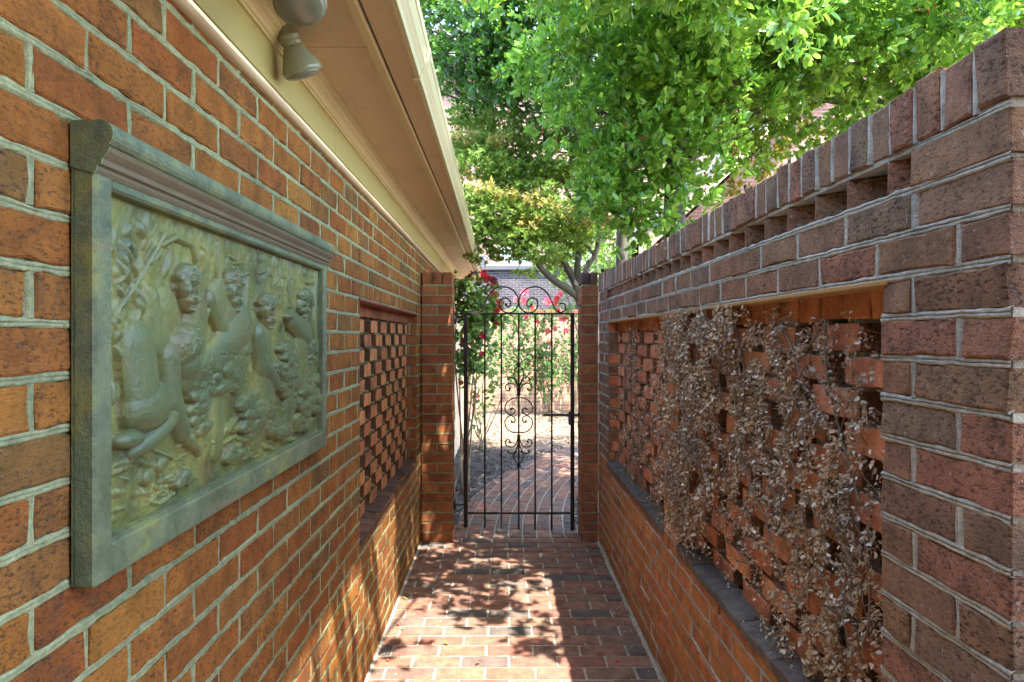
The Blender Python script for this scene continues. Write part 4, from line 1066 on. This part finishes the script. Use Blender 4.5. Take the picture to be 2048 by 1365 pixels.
def head(x, y, rx, ry, h, fid, look=1, hairy=1):
    """face below, cap of hair above; look = side of the nose in the picture"""
    ell(x + look*rx*.10, y + ry*.18, rx*.80, ry*.80, h*.80, fid, 0, 0, .42, flesh)             # skull and face
    for s in (-1, 1):
        ell(x + look*rx*.16 + s*rx*.34, y + ry*.52, rx*.30, ry*.26, h*.84, fid, 0, 0, .6)      # cheeks
        dent(x + look*rx*.18 + s*rx*.30, y + ry*.27, rx*.20, ry*.10, h*.20)                    # eye sockets
    ell(x + look*rx*.22, y + ry*.42, rx*.12, ry*.17, h*.98, fid, 0, 0, .8)                    # nose
    dent(x + look*rx*.2, y + ry*.69, rx*.26, ry*.04, h*.18)                                    # mouth
    ell(x + look*rx*.2, y + ry*.77, rx*.20, ry*.06, h*.84, fid, 0, 0, .7); ell(x + look*rx*.2, y + ry*.90, rx*.30, ry*.15, h*.80, fid, 0, 0, .7)
    ell(x - look*rx*.05, y - ry*.42, rx*.92, ry*.56, h*.98, fid, 0, 0, .38, hair*1.6)          # hair
    ell(x - look*rx*.55, y - ry*.02, rx*.36, ry*.46, h*.90, fid, 0, 0, .45, hair*1.6)
cap(472,640,34, 480,720,34, .012,.014, 3); cap(490,650,26, 440,715,24, .020,.018, 3); cap(440,715,24, 405,735,16, .018,.015, 3); ell(452,600,20,44, .010, 3, .4)
cap(535,690,24, 540,790,26, .013,.014, 4); cap(524,672,15, 530,730,15, .019,.020, 4); cap(530,730,15, 556,764,10, .020,.016, 4); ell(513,650,12,30, .009, 4, .5)
cap(612,672,20, 610,780,22, .012,.012, 5); cap(618,668,13, 588,640,10, .018,.016, 5); ell(583,634,7,9, .016, 5)
head(381,575,22,50, .023, 2, 1); head(472,580,18,45, .022, 3, 1); head(539,622,16,38, .023, 4, 1); head(614,606,13,31, .022, 5, -1); head(625,702,11,27, .019, 6, -1)
cap(626,730,14, 622,800,14, .010,.010, 6)
cap(540,800,22, 520,880,16, .012,.011, 4); cap(450,800,18, 445,900,16, .009,.009, 3); cap(590,760,12, 585,850,12, .010,.010, 5)
# fruit
def fruit(cx_, cy_, rx, ry, n, r, seed):
    q = random.Random(seed)
    for i in range(n):
        a = q.uniform(0, 6.28); d = math.sqrt(q.random()); x = cx_ + rx*d*math.cos(a); y = cy_ + ry*d*math.sin(a)
        rr = r*q.uniform(.75, 1.25); bs = .010*(1-d)*q.uniform(.6, 1.2) + .003
        ell(x, y, rr*.80, rr*1.1, .0085, 0, 0, bs); dent(x + rr*.2, y - rr*.1, rr*.2, rr*.3, .002)
fruit(450,742,46,46,52,11.5,1); fruit(440,775,28,28,16,11,2); fruit(524,832,38,44,46,10.5,3); fruit(578,735,22,54,40,9.5,4); fruit(612,800,22,58,42,9.5,5)
fruit(490,690,8,50,9,10,6); fruit(405,800,18,50,8,14,7); fruit(405,850,24,14,5,12,8); fruit(560,860,24,20,8,11,9); fruit(640,800,6,50,6,9,10); fruit(236,785,10,10,3,20,11); fruit(345,950,50,30,5,14,12); fruit(470,905,30,14,5,11,13)
Hh += .00022*vnoise(260, 220, 30)
edge = np.minimum.reduce([(Yg-FY0)/.012, (FY1-Yg)/.012, (Zg-FZ0)/.008, (FZ1-Zg)/.008]); Hh = Hh*np.clip(edge, 0, 1)
Vv = np.stack([-.549 + np.clip(Hh*1.15, -.004, .044), Yg, Zg], -1).reshape(-1, 3)
fi = np.arange(nz*ny).reshape(nz, ny)
quads = np.stack([fi[:-1, :-1], fi[:-1, 1:], fi[1:, 1:], fi[1:, :-1]], -1).reshape(-1, 4); qid = ID[:-1, :-1].reshape(-1)
def subset(name, sel, parent):
    q = quads[sel]; used, inv = np.unique(q, return_inverse=True)
    me = bpy.data.meshes.new(name); me.from_pydata(Vv[used].tolist(), [], inv.reshape(-1, 4).tolist())
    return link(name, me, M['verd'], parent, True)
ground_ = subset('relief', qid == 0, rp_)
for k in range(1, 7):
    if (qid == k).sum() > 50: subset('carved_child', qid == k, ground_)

# ================================================================== LAMPS
fl = empty('flood_light', 'twin cream lamp heads hanging from the soffit over the relief panel', 'outdoor light', (-.46, 1.42, H+.74))
mb = MB(); mb.lathe([(.055, 0), (.055, .018), (.045, .026), (.02, .03)], (-.44, 1.42, H+.742), (0, 0, -1)); mb.build('mount', M['lamp'], fl, True)
M['lens'] = plain('lamp_lens', (.17,.185,.125), .15, 0, .05, 8, .05)
def lamp_head(p0, p1, k=1.):
    p0, p1 = Vector(p0), Vector(p1); ax_ = (p1-p0).normalized(); L = (p1-p0).length
    mb = MB(); mb.lathe([(.021*k, -.02), (.0215*k, .0), (.0215*k, .40*L), (.0255*k, .405*L), (.0255*k, .46*L), (.0225*k, .47*L), (.025*k, .52*L), (.0255*k, .54*L), (.022*k, .56*L), (.022*k, .60*L)], p0, ax_, 32)
    s_ = mb.build('lamp_holder', M['lamp'], fl); 
    for p in s_.data.polygons: p.use_smooth = len(p.vertices) == 4
    mb = MB(); mb.lathe([(.0215*k, .59*L), (.026*k, .62*L), (.031*k, .70*L), (.0375*k, .80*L), (.0445*k, .91*L), (.0475*k, .97*L), (.0475*k, 1.0*L), (.045*k, 1.05*L)], p0, ax_, 36); b_ = mb.build('bulb', M['lamp'], s_, True)
    mb = MB(); mb.lathe([(.0452*k, 1.045*L), (.038*k, 1.09*L), (.024*k, 1.12*L), (.004*k, 1.13*L)], p0, ax_, 36); mb.build('lens', M['lens'], s_, True)
    mb = MB(); mb.tube(catmull([Vector((-.44, 1.42, H+.72)), Vector((-.44, 1.42, H+.72)).lerp(p0, .6) + Vector((0, 0, .01)), p0], 5), .012, 8); mb.build('arm', M['lamp'], s_, True)
lamp_head(at(556, 20, 1.585), at(605, 142, 1.63), 1.0)
lamp_head(at(590, -112, 1.29), at(599, 5, 1.22), 1.02)
bl = empty('spot_light', 'small black spotlight under the far end of the eaves by the climbing rose', 'outdoor light', tuple(at(944, 522, 7.6)))
mb = MB(); mb.lathe([(.03, 0), (.03, .02), (.012, .03), (.012, .07)], at(940, 516, 7.6), (0, 0, -1), 14); mb.build('bracket', M['black'], bl, True)
mb = MB(); mb.lathe([(.03, 0), (.042, .03), (.05, .10), (.055, .13), (.048, .132)], at(944, 527, 7.6), (.35, -.2, -1), 18); mb.build('lamp_body', M['black'], bl, True)

# ================================================================== DRIED VINE
def vine(label, gauss, n, seed, Lm, stems, off=.052, sg=.018, th=-1.15):
    s = empty('dried_vine', label, 'dead vine', (XR, wall_pt(gauss[0][0], 900, XR).y, .6), 'dead vines on the pierced wall')
    r = np.random.default_rng(seed); wts = np.array([q[4] for q in gauss], float); wts /= wts.sum()
    k = r.choice(len(gauss), n, p=wts); G = np.array([q[:4] for q in gauss], float)[k]
    x = G[:, 0] + r.normal(size=n)*G[:, 2]; y = G[:, 1] + r.normal(size=n)*G[:, 3]
    lump = np.sin(x*.13 + 1.8*np.sin(y*.013)) + np.sin(x*.06 + 2*np.sin(y*.021) + 1) + 1.1*np.sin(y*.075 + 2.5*np.sin(x*.055)); ok = (lump > th + r.random(n)*1.1) & (x > 1222) & (x < 1775) & (y > 600 - (x-1320)*.03) & (y < 1500)
    x, y = x[ok], y[ok]; n = len(x)
    X = XR + off - np.abs(r.normal(0, sg, n)); Y = F*X/(x-CX); Z = H - (y-CY)*Y/F
    good = (Z > .60) & (Z < 1.5) & (Y > 1.15); X, Y, Z = X[good], Y[good], Z[good]; n = len(X)
    P = np.c_[X, Y, Z]; D = r.normal(size=(n, 3)) + np.array((-.35, -.1, -.7)); Nn = r.normal(size=(n, 3)) + np.array((-.7, 0, .3))
    L = Lm*r.uniform(.55, 1.35, n)
    leaf_mesh('dead_leaves', P, D, Nn, L, L*r.uniform(.35, .85, n), M['dry'], s, CURL)
    for q in stems:
        mb = MB()
        pts = [wall_pt(a, b2, XR + off - .012 + fr_.uniform(-.02, .01)) for a, b2 in q]
        mb.tube(catmull(pts, 5), .0026, 5); mb.build('stem', M['twig'], s, True)
    mb = MB()
    for i in range(260):                                       # fine tangled runners
        p = Vector(P[r.integers(n)]); q = p + Vector((r.normal(0, .01), r.normal(0, .05), r.normal(-.04, .06))); m_ = p.lerp(q, .5) + Vector((-.008, r.normal(0, .015), r.normal(0, .01)))
        mb.tube(catmull([p, m_, q], 3), .0011, 4)
    mb.build('runners', M['twig'], s, True)['kind'] = 'stuff'
vine('dense dead vine smothering the nearer pierced panel of the wall', [(1440,720,45,70,16),(1500,760,60,90,17),(1480,900,50,90,14),(1560,880,60,80,11),(1560,1020,70,80,13),(1620,1120,70,90,12),(1680,1010,40,90,6),(1670,1260,60,80,9),(1590,690,60,30,4),(1720,760,14,80,1.2),(1650,820,60,40,3),(1690,1180,45,80,4),(1600,1290,50,60,4),(1640,1350,60,60,5)], 22500, 5, .0115,
     [[(1470,650),(1490,760),(1480,900),(1530,1040),(1580,1200)], [(1560,640),(1600,760),(1570,880),(1640,1050)], [(1650,640),(1655,760),(1690,900),(1720,1010)], [(1700,1040),(1735,1100),(1738,1240),(1725,1290)], [(1640,660),(1600,720),(1540,800)]])
vine('dead vine hanging thick over the brick pier between the two pierced panels', [(1350,720,18,60,10),(1360,860,22,90,12),(1385,800,22,110,13),(1395,640,30,16,6),(1385,980,22,50,7),(1345,960,12,60,4),(1420,660,24,24,5),(1370,1040,10,40,1.5)], 10500, 6, .0135,
     [[(1362,620),(1358,760),(1375,900),(1380,1040)], [(1400,630),(1390,800),(1400,960)]], .006, .013, -1.7)
vine('thin straggling dead vine on the far pierced panel by the latch side pier', [(1270,690,5,50,3),(1255,760,10,50,4),(1262,860,16,60,5),(1285,900,18,60,5),(1305,960,16,50,4),(1245,820,6,50,2),(1315,880,8,80,3)], 2400, 8, .0135,
     [[(1272,650),(1262,760),(1265,880),(1290,980)], [(1250,740),(1250,850),(1270,930)], [(1268,1080),(1275,1160),(1285,1220)]])

# ================================================================== LITTER ON THE PAVING
lm = {'yellow': M['yellowl'], 'berry': M['berry']}
spots = [(808,1264,'small curled yellow leaf on the sunlit paving by the left wall','y'), (958,1330,'yellow green leaf on the paving nearest the camera','y'), (897,1293,'bright yellow leaf flake on the sunlit paving centre','y'), (813,1203,'narrow green yellow leaf at the foot of the left wall','y'),
         (796,1253,'fallen red berry beside the curled yellow leaf by the left wall','b'), (775,1326,'fallen red berry near the foot of the left wall, close to camera','b'), (1184,1242,'fallen dark berry in the shade below the right wall','b'), (1235,1328,'fallen dark berry in the shade nearest the camera','b'), (1186,1100,'fallen dark berry near the latch side pier','b')]
for (x, y, lab, t) in spots:
    Y = F*H/(y-CY); X = (x-CX)*Y/F
    if t == 'y':
        o = leaf_mesh('fallen_leaf', np.array([[X, Y, .008]]), np.array([[random.uniform(-1, 1), random.uniform(-1, 1), .15]]), np.array([[.1, .1, 1.]]), np.array([.034]), np.array([.016]), M['yellowl'], None, CURL)
        tag(o, lab, 'leaf', 'fallen leaves on the paving')
    else:
        mb = MB(); mb.ball((X, Y, .010), .0075, 10, 7); mb.tube([(X, Y, .016), (X+.006, Y-.004, .021)], .001, 4); o = mb.build('fallen_berry', M['berry'], None, True); tag(o, lab, 'berry', 'fallen berries on the paving')

n = 260; ey = RNG.uniform(1.9, 4.6, n); side = RNG.random(n)
ex = np.where(side < .4, XL + .015 + np.abs(RNG.normal(0, .05, n)), np.where(side < .75, XR - .02 - np.abs(RNG.normal(0, .06, n)), RNG.uniform(-.5, .6, n)))
D = np.c_[RNG.normal(size=(n, 2)), RNG.normal(0, .15, n)]
o = leaf_mesh('leaf_litter', np.c_[ex, ey, np.full(n, .009)], D, np.c_[RNG.normal(0, .3, (n, 2)), np.ones(n)], RNG.uniform(.005, .016, n), RNG.uniform(.003, .008, n), M['dry'], None, CURL)
tag(o, 'tiny brown leaf crumbs scattered on the paving along the wall bases', 'leaf litter', None, 'stuff')
# ================================================================== LIGHT, WORLD, CAMERA
sc = bpy.context.scene
d = Vector((.21, -.42, 1)).normalized()                       # towards the sun
sun = bpy.data.lights.new('sun', 'SUN'); sun.energy = 2.4; sun.angle = math.radians(.5); sun.color = (1, .93, .82)
so = bpy.data.objects.new('sun', sun); C.objects.link(so); so.rotation_euler = d.to_track_quat('Z', 'Y').to_euler()
wd = bpy.data.worlds.new('World'); sc.world = wd; wd.use_nodes = True
nt = wd.node_tree; bg = nt.nodes['Background']
sky = nt.nodes.new('ShaderNodeTexSky'); sky.sky_type = 'NISHITA'; sky.sun_disc = False
sky.sun_elevation = math.asin(d.z); sky.sun_rotation = math.atan2(d.x, d.y)
nt.links.new(sky.outputs[0], bg.inputs[0]); bg.inputs[1].default_value = .15
cam = bpy.data.cameras.new('camera'); co = bpy.data.objects.new('camera', cam); C.objects.link(co)
cam.sensor_width = 36; cam.lens = F/2048*36; co.location = (0, 0, H); co.rotation_euler = (math.pi/2, 0, 0)
cam.shift_x = (1024-CX)/2048; cam.shift_y = -(682.5-CY)/2048; cam.clip_start = .05; cam.clip_end = 500
sc.camera = co
sc.view_settings.view_transform = 'Standard'; sc.view_settings.look = 'None'; sc.view_settings.gamma = 1
sc.view_settings.exposure = 3.42
sc.cycles.max_bounces = 12; sc.cycles.diffuse_bounces = 8; sc.cycles.transmission_bounces = 6
sc.cycles.sample_clamp_indirect = 8
